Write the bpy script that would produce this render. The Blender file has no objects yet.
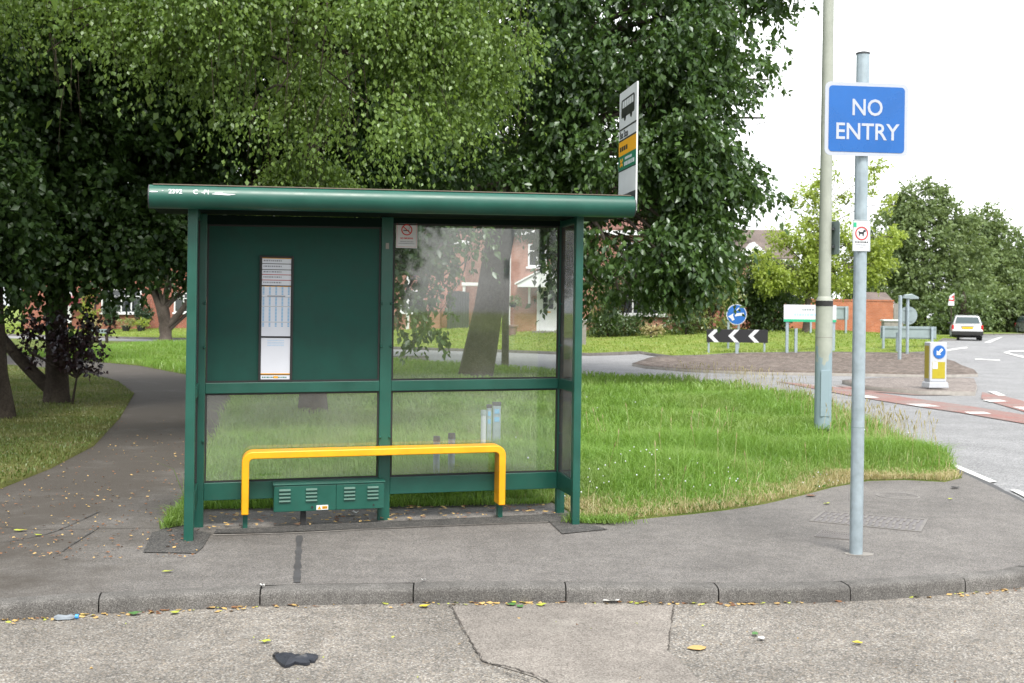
import bpy, bmesh, math, random
import numpy as np
from mathutils import Vector, Matrix
from mathutils.geometry import delaunay_2d_cdt
random.seed(7); rng = np.random.default_rng(11)
sc = bpy.context.scene; col = sc.collection
R = math.radians
F = 1150.0; CX, CY, ROLL = 512.0, 310.6, R(0.8); EYE = 1.6
def smooth(t):
    t = np.clip(t, 0, 1); return t*t*(3-2*t)
# ---------------------------------------------------------------- terrain height (pavement level)
LA = np.array([-26.9, 62.9]); LD = np.array([29.9, -19.4]); LD = LD/np.linalg.norm(LD); LN = np.array([-LD[1], LD[0]])
def G(x, y):
    x = np.asarray(x, float); y = np.asarray(y, float)
    s = (x-LA[0])*LN[0] + (y-LA[1])*LN[1]
    amp = np.interp(x, [-30, -9, 0, 16, 24, 70], [.35, .55, .8, .75, .36, .36])
    return .0131*np.clip(x+2.2, -4, 2.74) + amp*smooth((s-1)/13.0)
def g(x, y): return float(G(x, y))
def uv(px, py):
    dx, dy = px-CX, py-CY; c, s = math.cos(ROLL), math.sin(ROLL)
    return (dx*c+dy*s)/F, (-dx*s+dy*c)/F
def P(px, py, off=0.0):                      # point of the ground seen at a picture position
    u, v = uv(px, py); z = 0.0
    for _ in range(60):
        d = (EYE-z)/v; z = .5*z+.5*(g(u*d, d)+off)
    return (u*d, d)
def at(px, py, D):
    u, v = uv(px, py); return Vector((u*D, D, EYE-v*D))
# ---------------------------------------------------------------- object helpers
def tag(o, label=None, cat=None, group=None, kind=None):
    if label: o['label'] = label
    if cat: o['category'] = cat
    if group: o['group'] = group
    if kind: o['kind'] = kind
    return o
def empty(name, loc, rz=0, label=None, cat=None, group=None):
    o = bpy.data.objects.new(name, None); col.objects.link(o); o.empty_display_size = .2
    o.location = loc; o.rotation_euler = (0, 0, rz); return tag(o, label, cat, group)
def link_mesh(name, me, m, parent=None, smooth_=False):
    o = bpy.data.objects.new(name, me); col.objects.link(o)
    for mm in (m if isinstance(m, (list, tuple)) else [m]): me.materials.append(mm)
    if smooth_: me.polygons.foreach_set('use_smooth', [True]*len(me.polygons))
    if parent: o.parent = parent
    return o
def np_mesh(name, V, Fc, m, parent=None, loc=None, smooth_=False):    # V (n,3), Fc list of (k,faces) arrays
    me = bpy.data.meshes.new(name); me.vertices.add(len(V)); me.vertices.foreach_set('co', np.asarray(V, np.float32).ravel())
    Fc = [f for f in Fc if len(f)]
    nl = sum(f.size for f in Fc); npol = sum(len(f) for f in Fc)
    me.loops.add(nl); me.polygons.add(npol)
    me.loops.foreach_set('vertex_index', np.concatenate([f.ravel() for f in Fc]).astype(np.int32))
    tot = np.concatenate([np.full(len(f), f.shape[1]) for f in Fc]).astype(np.int32)
    me.polygons.foreach_set('loop_start', np.concatenate([[0], np.cumsum(tot)[:-1]]).astype(np.int32))
    me.update(calc_edges=True); me.validate()
    o = link_mesh(name, me, m, parent, smooth_)
    if loc: o.location = loc
    return o
class MB:
    def __init__(s): s.v = []; s.f = []; s.mi = []; s.cur = 0
    def add(s, vs, fs, M=None):
        n = len(s.v)
        for p in vs:
            p = Vector(p); s.v.append(tuple(M @ p) if M else tuple(p))
        for f in fs: s.f.append(tuple(n+i for i in f)); s.mi.append(s.cur)
        return s
    def box(s, x0, x1, y0, y1, z0, z1, M=None):
        vs = [(x, y, z) for z in (z0, z1) for y in (y0, y1) for x in (x0, x1)]
        return s.add(vs, [(0,2,3,1),(4,5,7,6),(0,1,5,4),(2,6,7,3),(0,4,6,2),(1,3,7,5)], M)
    def prism(s, pts, y0, y1, M=None, axis='y'):      # pts (x,z) extruded along y
        n = len(pts)
        a = sum(pts[i][0]*pts[(i+1)%n][1]-pts[(i+1)%n][0]*pts[i][1] for i in range(n))
        if a < 0: pts = pts[::-1]
        vs = [(p[0], y0, p[1]) for p in pts]+[(p[0], y1, p[1]) for p in pts]
        fs = [tuple(range(n)), tuple(range(2*n-1, n-1, -1))]+[((i+1)%n, i, n+i, n+(i+1)%n) for i in range(n)]
        if axis == 'x': M2 = Matrix.Rotation(R(90), 4, 'Z'); M = M @ M2 if M else M2
        if axis == 'z': M2 = Matrix(((1,0,0,0),(0,0,1,0),(0,1,0,0),(0,0,0,1))); M = M @ M2 if M else M2
        return s.add(vs, fs, M)
    def tube(s, path, rad, n=12, M=None, caps=True, jit=0):
        path = [Vector(p) for p in path]; m = len(path)
        if not hasattr(rad, '__len__'): rad = [rad]*m
        vs = []; ref = None
        for i, p in enumerate(path):
            t = (path[min(i+1, m-1)]-path[max(i-1, 0)]).normalized()
            if ref is None: ref = Vector((0,1,0)) if abs(t.y) < .9 else Vector((1,0,0))
            a = (ref-t*ref.dot(t)).normalized(); ref = a; b = t.cross(a)
            for k in range(n):
                q = 2*math.pi*k/n; r = rad[i]*(1+(random.uniform(-jit, jit) if jit else 0))
                vs.append(p+a*math.cos(q)*r+b*math.sin(q)*r)
        fs = [(i*n+k, i*n+(k+1)%n, (i+1)*n+(k+1)%n, (i+1)*n+k) for i in range(m-1) for k in range(n)]
        if caps: fs += [tuple(range(n-1, -1, -1)), tuple((m-1)*n+k for k in range(n))]
        return s.add(vs, fs, M)
    def disc(s, cx, cz, r, y0, y1, n=28, M=None, sx=1):
        return s.prism([(cx+r*sx*math.cos(2*math.pi*k/n), cz+r*math.sin(2*math.pi*k/n)) for k in range(n)], y0, y1, M)
    def ring(s, cx, cz, r0, r1, y0, y1, n=28, M=None):
        vs = []
        for y in (y0, y1):
            for r in (r0, r1):
                vs += [(cx+r*math.cos(2*math.pi*k/n), y, cz+r*math.sin(2*math.pi*k/n)) for k in range(n)]
        fs = []
        for k in range(n):
            j = (k+1) % n
            fs += [(k, j, n+j, n+k), (2*n+k, 3*n+k, 3*n+j, 2*n+j), (n+k, n+j, 3*n+j, 3*n+k), (k, 2*n+k, 2*n+j, j)]
        return s.add(vs, fs, M)
    def build(s, name, m, parent=None, smooth_=False, bevel=0, seg=2, M=None):
        me = bpy.data.meshes.new(name)
        vs = [tuple(M @ Vector(p)) for p in s.v] if M else s.v
        me.from_pydata(vs, [], s.f); 
        o = link_mesh(name, me, m, parent)
        if isinstance(m, (list, tuple)): me.polygons.foreach_set('material_index', s.mi)
        bm = bmesh.new(); bm.from_mesh(me); bmesh.ops.recalc_face_normals(bm, faces=bm.faces); bm.to_mesh(me); bm.free()
        if bevel:
            b = o.modifiers.new('bevel', 'BEVEL'); b.width = bevel; b.segments = seg; b.limit_method = 'ANGLE'; b.angle_limit = R(40)
        if smooth_:
            me.polygons.foreach_set('use_smooth', [True]*len(me.polygons)); me.set_sharp_from_angle(angle=R(45))
        me.update(); return o
def rrect(w, h, r, n=5, cx=0, cz=0):
    pts = []
    for sx, sz, a0 in ((1,1,0),(-1,1,90),(-1,-1,180),(1,-1,270)):
        for k in range(n+1):
            a = R(a0+90*k/n); pts.append((cx+sx*(w/2-r)+r*math.cos(a), cz+sz*(h/2-r)+r*math.sin(a)))
    return pts
def text_geo(body, size, bold=0.0, ext=.0015, sx=1.0, align='CENTER'):
    cu = bpy.data.curves.new('lettering', 'FONT'); cu.body = body; cu.size = size; cu.offset = bold; cu.extrude = ext
    cu.align_x = align; cu.resolution_u = 3
    o = bpy.data.objects.new('lettering', cu); col.objects.link(o)
    dg = bpy.context.evaluated_depsgraph_get(); me = o.evaluated_get(dg).to_mesh()
    vs = [Vector((v.co.x*sx, v.co.y, v.co.z)) for v in me.vertices]; fs = [tuple(p.vertices) for p in me.polygons]
    o.evaluated_get(dg).to_mesh_clear(); bpy.data.objects.remove(o); bpy.data.curves.remove(cu)
    return vs, fs
def put_text(mb, body, size, x, z, y, bold=0, sx=1, align='CENTER', ext=.0015):   # text on the front (-y) face
    vs, fs = text_geo(body, size, bold, ext, sx, align)
    mb.add([(x+v.x, y-v.z, z+v.y) for v in vs], fs); return mb
def scribble(mb, x0, x1, z, h, y, seed=0):           # a line of print too small to read
    r = random.Random(seed); x = x0
    while x < x1:
        w = r.uniform(.5, 1.6)*h; mb.box(x, min(x+w, x1), y-.0008, y, z-h/2, z+h/2); x += w+h*.45
# ---------------------------------------------------------------- materials
def lin(r, g_, b): 
    f = lambda c: (c/255/12.92) if c/255 <= .04045 else ((c/255+.055)/1.055)**2.4
    return (f(r), f(g_), f(b), 1)
def newmat(name):
    m = bpy.data.materials.new(name); m.use_nodes = True; nt = m.node_tree; nt.nodes.clear()
    return m, nt.nodes, nt.links
def N(ns, t, **kw):
    n = ns.new('ShaderNode'+t)
    for k, v in kw.items():
        if k in n.inputs.keys() if not isinstance(k, int) else True: n.inputs[k].default_value = v
        else: setattr(n, k, v)
    return n
def mix(ns, ls, fac, a, b, mode='MIX'):
    n = ns.new('ShaderNodeMix'); n.data_type = 'RGBA'; n.blend_type = mode
    for i, v in ((0, fac), (6, a), (7, b)):
        if hasattr(v, 'links'): ls.new(v, n.inputs[i])
        else: n.inputs[i].default_value = v
    return n.outputs[2]
def ramp(ns, ls, fac, stops):
    n = ns.new('ShaderNodeValToRGB'); e = n.color_ramp.elements
    while len(e) > 1: e.remove(e[-1])
    for i, (p, c) in enumerate(stops):
        k = e[0] if i == 0 else e.new(p)
        k.position = p; k.color = c if hasattr(c, '__len__') else (c, c, c, 1)
    ls.new(fac, n.inputs[0]); return n.outputs[0]
def coords(ns, ls, scale=(1,1,1), kind='Object'):
    t = ns.new('ShaderNodeTexCoord'); mp = ns.new('ShaderNodeMapping'); mp.inputs['Scale'].default_value = scale
    ls.new(t.outputs[kind], mp.inputs[0]); return mp.outputs[0]
def noise(ns, ls, vec, scale, detail=4, rough=.55):
    n = ns.new('ShaderNodeTexNoise'); n.inputs['Scale'].default_value = scale; n.inputs['Detail'].default_value = detail
    n.inputs['Roughness'].default_value = rough; ls.new(vec, n.inputs['Vector']); return n.outputs[0]
def finish(m, ns, ls, color, rough=.6, bump=None, bdist=.01, bstr=.5, metal=0, spec=.5, coat=0):
    b = ns.new('ShaderNodeBsdfPrincipled'); o = ns.new('ShaderNodeOutputMaterial')
    if hasattr(color, 'links'): ls.new(color, b.inputs['Base Color'])
    else: b.inputs['Base Color'].default_value = color
    if hasattr(rough, 'links'): ls.new(rough, b.inputs['Roughness'])
    else: b.inputs['Roughness'].default_value = rough
    b.inputs['Metallic'].default_value = metal; b.inputs['Specular IOR Level'].default_value = spec; b.inputs['Coat Weight'].default_value = coat
    if bump is not None:
        n = ns.new('ShaderNodeBump'); n.inputs['Strength'].default_value = bstr; n.inputs['Distance'].default_value = bdist
        ls.new(bump, n.inputs['Height']); ls.new(n.outputs[0], b.inputs['Normal'])
    ls.new(b.outputs[0], o.inputs[0]); return m
def paint(name, c, rough=.4, var=.12, scale=6, dirt=0, dirtc=(.12,.11,.09,1), bump=0, metal=0, spec=.5, coat=0):
    m, ns, ls = newmat(name); v = coords(ns, ls)
    n1 = noise(ns, ls, v, scale, 5)
    lo = tuple(x*(1-var) for x in c[:3])+(1,); hi = tuple(min(1, x*(1+var)) for x in c[:3])+(1,)
    cc = ramp(ns, ls, n1, [(.3, lo), (.7, hi)])
    if dirt:
        n2 = noise(ns, ls, v, scale*2.7, 8, .7); cc = mix(ns, ls, ramp(ns, ls, n2, [(.5, 0), (.8, dirt)]), cc, dirtc)
    rr = ramp(ns, ls, n1, [(.3, max(0, rough-.08)), (.7, min(1, rough+.1))])
    return finish(m, ns, ls, cc, rr, noise(ns, ls, v, scale*30, 3) if bump else None, .002, bump, metal, spec, coat)
def leafmat(name, c0, c1, transl=.35, gloss=.06, grough=.4, patch=None):
    m, ns, ls = newmat(name); gnode = ns.new('ShaderNodeNewGeometry')
    v = coords(ns, ls); big = noise(ns, ls, v, .55, 3)
    a = mix(ns, ls, gnode.outputs['Random Per Island'], c0, c1)
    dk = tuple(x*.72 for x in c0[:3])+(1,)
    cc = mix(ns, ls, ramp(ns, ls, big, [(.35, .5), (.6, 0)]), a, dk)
    if patch: cc = mix(ns, ls, ramp(ns, ls, noise(ns, ls, v, .8, 5, .65), [(.46, 0), (.66, .75)]), cc, patch)
    d = ns.new('ShaderNodeBsdfDiffuse'); ls.new(cc, d.inputs[0])
    t = ns.new('ShaderNodeBsdfTranslucent'); tc = mix(ns, ls, .5, cc, (c1[0]*1.5, c1[1]*1.5, c1[2]*.7, 1)); ls.new(tc, t.inputs[0])
    gl = ns.new('ShaderNodeBsdfGlossy'); gl.inputs['Roughness'].default_value = grough; gl.inputs[0].default_value = (.9, .95, 1, 1)
    m1 = ns.new('ShaderNodeMixShader'); m1.inputs[0].default_value = transl; ls.new(d.outputs[0], m1.inputs[1]); ls.new(t.outputs[0], m1.inputs[2])
    m2 = ns.new('ShaderNodeMixShader'); m2.inputs[0].default_value = gloss; ls.new(m1.outputs[0], m2.inputs[1]); ls.new(gl.outputs[0], m2.inputs[2])
    o = ns.new('ShaderNodeOutputMaterial'); ls.new(m2.outputs[0], o.inputs[0]); return m
def asphalt(name, stops, scale, blot=.25, blotc=.75, bstr=.6, bdist=.006, rough=.85, stain=None, dirt=False):
    m, ns, ls = newmat(name); v = coords(ns, ls)
    vo = ns.new('ShaderNodeTexVoronoi'); vo.inputs['Scale'].default_value = scale; ls.new(v, vo.inputs['Vector'])
    sep = ns.new('ShaderNodeSeparateColor'); ls.new(vo.outputs['Color'], sep.inputs[0])
    cc = ramp(ns, ls, sep.outputs[0], stops)
    edge = ramp(ns, ls, vo.outputs['Distance'], [(.35, 1.0), (.8, .55)])
    cc = mix(ns, ls, 1.0, cc, edge, 'MULTIPLY')
    n1 = noise(ns, ls, v, .9, 6, .6); n2 = noise(ns, ls, v, 7, 6, .65)
    cc = mix(ns, ls, 1.0, cc, ramp(ns, ls, n1, [(.3, blotc), (.7, 1.1)]), 'MULTIPLY')
    cc = mix(ns, ls, 1.0, cc, ramp(ns, ls, n2, [(.3, 1-blot), (.7, 1+blot*.5)]), 'MULTIPLY')
    if stain:
        n3 = noise(ns, ls, v, 2.3, 7, .7); cc = mix(ns, ls, ramp(ns, ls, n3, [(.55, 0), (.75, .55)]), cc, stain)
    if dirt:                                         # moss and leaf dirt, with the tree shade painted into the colour
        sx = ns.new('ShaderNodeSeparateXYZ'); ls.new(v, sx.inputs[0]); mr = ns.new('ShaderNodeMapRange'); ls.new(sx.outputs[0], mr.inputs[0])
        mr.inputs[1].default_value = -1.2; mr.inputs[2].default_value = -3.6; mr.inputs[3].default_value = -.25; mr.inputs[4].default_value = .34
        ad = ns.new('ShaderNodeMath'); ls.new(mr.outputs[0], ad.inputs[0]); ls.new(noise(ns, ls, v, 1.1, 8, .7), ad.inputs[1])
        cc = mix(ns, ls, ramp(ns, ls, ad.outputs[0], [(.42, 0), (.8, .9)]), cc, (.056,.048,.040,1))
    h = ns.new('ShaderNodeMath'); h.operation = 'ADD'; ls.new(vo.outputs['Distance'], h.inputs[0]); ls.new(n2, h.inputs[1])
    return finish(m, ns, ls, cc, rough, h.outputs[0], bdist, bstr, spec=.3)
M = {}
M['green'] = paint('green painted steel', (.0085, .080, .057, 1), .38, .16, 4, .34, (.035,.075,.06,1), .08)
M['darkgreen'] = paint('dark green panel', (.0115, .060, .046, 1), .62, .12, 9, .2, (.02,.05,.04,1), .35, 0, .22)
M['yellow'] = paint('yellow plastic coating', (.80, .37, .006, 1), .38, .09, 6, .32, (.42,.22,.03,1), .04)
M['white'] = paint('white sheeting', (.62, .64, .66, 1), .4, .04, 9, .12, (.4,.4,.38,1))
M['signwhite'] = paint('reflective white sheeting', (.43,.46,.53,1), .4, .04, 9, .1, (.36,.37,.38,1))
M['cover'] = paint('worn cover rim', (.165,.155,.145,1), .8, .2, 9, .5, (.1,.095,.09,1))
M['paper'] = paint('paper', (.66, .68, .74, 1), .5, .03, 9)
M['underside'] = paint('shaded roof underside', (.005,.014,.011,1), .8, .2, spec=.08)  # near-black colour stands in for the shade under the roof
M['black'] = paint('black print', (.012, .012, .014, 1), .5, .1)
M['rubber'] = paint('rubber', (.02, .02, .02, 1), .7, .2)
M['blue'] = paint('blue sheeting', (.012, .115, .40, 1), .3, .08, 5, .15, (.04,.13,.42,1))
M['skyblue'] = paint('light blue print', (.18, .42, .66, 1), .5, .05)
M['paleblue'] = paint('pale blue print', (.36, .55, .75, 1), .5, .05)
M['red'] = paint('red print', (.55, .03, .03, 1), .5, .08)
M['orange'] = paint('orange sheeting', (.80, .38, .015, 1), .4, .05)
M['flaggreen'] = paint('green sheeting', (.008, .16, .09, 1), .4, .05)
M['emerald'] = paint('emerald strip', (.02, .40, .20, 1), .4, .05)
M['galv'] = paint('galvanised steel', (.34, .41, .45, 1), .42, .14, 14, .18, (.25,.24,.21,1), .05, .35)
M['alu'] = paint('aluminium back', (.27, .33, .34, 1), .5, .10, 4, .15, (.2,.22,.2,1), 0, .3)
M['greytext'] = paint('grey print', (.25, .26, .3, 1), .6, .1)
M['darkgrey'] = paint('dark grey metal', (.045, .05, .055, 1), .55, .2)
M['concrete'] = paint('concrete', (.25, .235, .215, 1), .85, .18, 7, .5, (.12,.115,.10,1), .5)
M['kerb'] = paint('kerb stone edge', (.12,.112,.104,1), .85, .3, 3, .8, (.05,.046,.042,1), .6)
M['joint'] = paint('joint dirt', (.025, .024, .02, 1), .9, .3)
M['whitepaint'] = paint('road marking paint', (.52, .52, .505, 1), .7, .1, 6, .9, (.27,.27,.26,1), .3)
M['redpaint'] = paint('red road surfacing', (.29, .175, .16, 1), .8, .15, 1.5, .95, (.26,.24,.23,1), .3)
M['tar'] = paint('tar', (.05, .05, .052, 1), .75, .25, 9, .4, (.1,.1,.1,1), .4)
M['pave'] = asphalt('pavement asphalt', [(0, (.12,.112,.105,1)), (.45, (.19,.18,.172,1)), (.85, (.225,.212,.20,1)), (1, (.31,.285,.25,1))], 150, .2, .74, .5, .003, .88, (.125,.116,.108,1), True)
M['pavedark'] = asphalt('patch asphalt', [(0, (.05,.05,.049,1)), (.6, (.09,.088,.085,1)), (1, (.17,.16,.15,1))], 130, .25, .75, .6, .004, .9)
M['path'] = asphalt('path asphalt', [(0, (.075,.07,.063,1)), (.5, (.125,.117,.105,1)), (1, (.2,.18,.15,1))], 110, .25, .7, .5, .004, .9, (.075,.062,.05,1))
M['road'] = asphalt('chipped road', [(0, (.13,.122,.112,1)), (.3, (.215,.20,.18,1)), (.55, (.275,.256,.23,1)), (.75, (.29,.245,.195,1)), (.9, (.37,.35,.315,1)), (1, (.46,.44,.41,1))], 112, .24, .72, .8, .005, .88, (.205,.192,.174,1))
M['roadpatch'] = asphalt('worn concrete road', [(0, (.20,.178,.158,1)), (.5, (.255,.23,.205,1)), (1, (.32,.295,.265,1))], 120, .2, .78, .4, .003, .85, (.34,.32,.285,1))
M['farroad'] = asphalt('far road', [(0, (.21,.212,.22,1)), (.5, (.265,.268,.275,1)), (1, (.33,.33,.33,1))], 60, .14, .82, .4, .004, .85)
M['island'] = asphalt('island paving', [(0, (.19,.165,.15,1)), (.6, (.26,.225,.205,1)), (1, (.33,.29,.27,1))], 30, .2, .8, .5, .01, .9)
M['mound'] = asphalt('brown block paving', [(0, (.11,.085,.07,1)), (.6, (.17,.135,.115,1)), (1, (.25,.21,.18,1))], 9, .25, .75, .6, .02, .9)
M['kerbstone'] = asphalt('rough kerb stone', [(0, (.12,.113,.106,1)), (.4, (.168,.16,.15,1)), (.8, (.205,.196,.184,1)), (1, (.28,.268,.25,1))], 210, .28, .62, .7, .003, .9, (.045,.041,.037,1))
M['crack'] = paint('dirt filled crack', (.055,.047,.04,1), .9, .4, 20)
def soil(name, a, b, c):
    m, ns, ls = newmat(name); v = coords(ns, ls)
    cc = ramp(ns, ls, noise(ns, ls, v, 1.3, 8, .7), [(.3, a), (.5, b), (.7, c)])
    cc = mix(ns, ls, 1, cc, ramp(ns, ls, noise(ns, ls, v, 25, 6, .7), [(.3, .75 if 'red' in name else .6), (.7, 1.15)]), 'MULTIPLY')
    return finish(m, ns, ls, cc, .95, noise(ns, ls, v, 30, 5, .7), .03, .8, spec=.1)
M['turf'] = soil('turf', (.06,.085,.02,1), (.10,.135,.03,1), (.17,.17,.06,1))
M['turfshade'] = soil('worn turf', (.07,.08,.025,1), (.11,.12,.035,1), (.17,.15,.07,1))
M['turfgreen'] = soil('green turf', (.07,.11,.02,1), (.11,.17,.03,1), (.16,.20,.05,1))
M['turffar'] = soil('mown turf', (.12,.18,.035,1), (.17,.23,.05,1), (.25,.26,.08,1))
M['redroad'] = soil('worn red surfacing', (.25,.235,.225,1), (.28,.185,.17,1), (.31,.15,.135,1))
M['bark'] = soil('bark', (.025,.02,.016,1), (.06,.048,.038,1), (.11,.09,.07,1))
M['barkgrey'] = soil('grey bark', (.06,.05,.042,1), (.11,.092,.078,1), (.17,.145,.125,1))
M['birchbark'] = soil('birch bark', (.05,.045,.04,1), (.2,.19,.17,1), (.4,.38,.35,1))
def glassmat(name, haze=.08, tint=(.93,.97,.95,1), dens=1):
    m, ns, ls = newmat(name); v = coords(ns, ls)
    tr = ns.new('ShaderNodeBsdfTransparent'); tr.inputs[0].default_value = tint
    gl = ns.new('ShaderNodeBsdfGlossy'); gl.inputs['Roughness'].default_value = .03
    fr = ns.new('ShaderNodeFresnel'); fr.inputs[0].default_value = 1.85
    df = ns.new('ShaderNodeBsdfDiffuse'); df.inputs[0].default_value = (.55, .58, .57, 1)
    h = ramp(ns, ls, noise(ns, ls, v, 3.2, 8, .7), [(.35, haze*.45), (.75, haze*1.8)])
    m1 = ns.new('ShaderNodeMixShader'); ls.new(h, m1.inputs[0]); ls.new(tr.outputs[0], m1.inputs[1]); ls.new(df.outputs[0], m1.inputs[2])
    m2 = ns.new('ShaderNodeMixShader'); ls.new(fr.outputs[0], m2.inputs[0]); ls.new(m1.outputs[0], m2.inputs[1]); ls.new(gl.outputs[0], m2.inputs[2])
    o = ns.new('ShaderNodeOutputMaterial'); ls.new(m2.outputs[0], o.inputs[0]); return m
M['glassside'] = glassmat('hazy end screen', .32, (.95,.98,.97,1))
M['glass'] = glassmat('scratched polycarbonate', .05, (.97,.985,.98,1))
M['glasslow'] = glassmat('dull polycarbonate', .085, (.92,.95,.93,1))
M['pane'] = paint('window glass', (.03, .035, .04, 1), .06, .1, 2, 0, spec=.9)
def brick(name, a, b, mo, sc_=1):
    m, ns, ls = newmat(name); t = ns.new('ShaderNodeTexCoord'); sp = ns.new('ShaderNodeSeparateXYZ'); ls.new(t.outputs['Object'], sp.inputs[0])
    ad = ns.new('ShaderNodeMath'); ls.new(sp.outputs[0], ad.inputs[0]); ls.new(sp.outputs[1], ad.inputs[1])
    cb = ns.new('ShaderNodeCombineXYZ'); ls.new(ad.outputs[0], cb.inputs[0]); ls.new(sp.outputs[2], cb.inputs[1])
    bt = ns.new('ShaderNodeTexBrick'); ls.new(cb.outputs[0], bt.inputs['Vector']); bt.inputs['Scale'].default_value = 4.4*sc_
    bt.inputs['Color1'].default_value = a; bt.inputs['Color2'].default_value = b; bt.inputs['Mortar'].default_value = mo; bt.inputs['Mortar Size'].default_value = .022
    bt.inputs['Brick Width'].default_value = 1.0; bt.inputs['Row Height'].default_value = .33
    cc = mix(ns, ls, 1, bt.outputs[0], ramp(ns, ls, noise(ns, ls, t.outputs['Object'], 1.2, 7, .65), [(.3, .75), (.7, 1.15)]), 'MULTIPLY')
    return finish(m, ns, ls, cc, .9, bt.outputs['Fac'], -.01, .4, spec=.2)
M['brick'] = brick('red brick', (.33,.115,.075,1), (.25,.085,.06,1), (.33,.28,.24,1))
M['brickpale'] = brick('pale brick', (.40,.20,.15,1), (.33,.15,.11,1), (.38,.33,.29,1))
M['brickorange'] = brick('orange brick', (.43,.15,.075,1), (.36,.12,.06,1), (.4,.3,.24,1))
M['tile'] = brick('roof tile', (.24,.12,.095,1), (.19,.10,.085,1), (.10,.06,.05,1), 1.0)
M['tilegrey'] = brick('grey brown tile', (.17,.135,.12,1), (.14,.115,.105,1), (.08,.07,.065,1), 1.0)
M['upvc'] = paint('white plastic', (.74, .75, .76, 1), .35, .03)
M['carwhite'] = paint('pale silver car paint', (.52, .53, .55, 1), .25, .02, coat=.5)
M['silver'] = paint('silver car paint', (.42, .44, .47, 1), .25, .03, metal=.5, coat=.5)
M['carglass'] = paint('tinted car glass', (.06, .085, .09, 1), .08, .05, spec=.8)
M['taillight'] = paint('tail light', (.5, .01, .012, 1), .2, .05)
M['plate'] = paint('number plate', (.75, .45, .02, 1), .4, .03)
M['bollardyellow'] = paint('yellow reflective', (.40, .33, .015, 1), .4, .08, 40, .2)
M['bollardwhite'] = paint('bollard plastic', (.47, .49, .53, 1), .4, .05, 8, .25, (.4,.4,.4,1))
def lampmat():
    m, ns, ls = newmat('peeling lamp post paint'); v = coords(ns, ls); t = ns.new('ShaderNodeSeparateXYZ'); ls.new(v, t.inputs[0])
    n1 = noise(ns, ls, v, 4, 6, .65)
    base = ramp(ns, ls, n1, [(.3, (.29,.31,.265,1)), (.7, (.38,.40,.345,1))])
    z = ns.new('ShaderNodeMapRange'); z.inputs[1].default_value = .75; z.inputs[2].default_value = 1.35; z.inputs[3].default_value = .35; z.inputs[4].default_value = -.10
    ls.new(t.outputs[2], z.inputs[0]); ad = ns.new('ShaderNodeMath'); ls.new(z.outputs[0], ad.inputs[0]); ls.new(noise(ns, ls, coords(ns, ls, (1,1,.45)), 6, 4, .6), ad.inputs[1])
    cc = mix(ns, ls, ramp(ns, ls, ad.outputs[0], [(.60, 0), (.63, 1)]), base, (.24,.32,.36,1))
    return finish(m, ns, ls, cc, .6, n1, .003, .3)
M['lamp'] = lampmat()
L = {}
L['birch'] = leafmat('birch leaf', (.095,.165,.03,1), (.205,.30,.068,1), .38, .03)
L['cherry'] = leafmat('dark glossy leaf', (.038,.08,.02,1), (.085,.15,.036,1), .26, .035, .35)
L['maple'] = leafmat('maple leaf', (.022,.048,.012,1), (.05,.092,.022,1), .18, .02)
L['far'] = leafmat('far tree leaf', (.085,.135,.038,1), (.14,.20,.06,1), .3, .04)
L['fardark'] = leafmat('far dark leaf', (.125,.18,.07,1), (.20,.26,.105,1), .32, .02)
L['fartan'] = leafmat('far yellow leaf', (.24,.32,.05,1), (.40,.48,.11,1), .45, .03)
L['purple'] = leafmat('purple leaf', (.02,.008,.012,1), (.05,.018,.02,1), .2, .06)
L['shrub'] = leafmat('shrub leaf', (.055,.10,.025,1), (.11,.17,.05,1), .3, .05)
L['shrubyellow'] = leafmat('variegated shrub leaf', (.17,.21,.05,1), (.34,.37,.14,1), .35, .05)
L['shrubdark'] = leafmat('conifer leaf', (.025,.055,.022,1), (.045,.085,.03,1), .15, .04)
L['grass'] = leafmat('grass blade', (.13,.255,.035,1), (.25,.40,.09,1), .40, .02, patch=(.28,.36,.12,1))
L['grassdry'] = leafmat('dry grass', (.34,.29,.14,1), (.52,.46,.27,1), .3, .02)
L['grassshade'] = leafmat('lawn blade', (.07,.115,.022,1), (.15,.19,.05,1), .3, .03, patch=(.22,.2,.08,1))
L['grassfar'] = leafmat('mown blade', (.17,.27,.04,1), (.30,.38,.09,1), .38, .02, patch=(.40,.40,.15,1))
SKYS, SUNE, EXPO = .06, 1.5, 1.82
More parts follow.
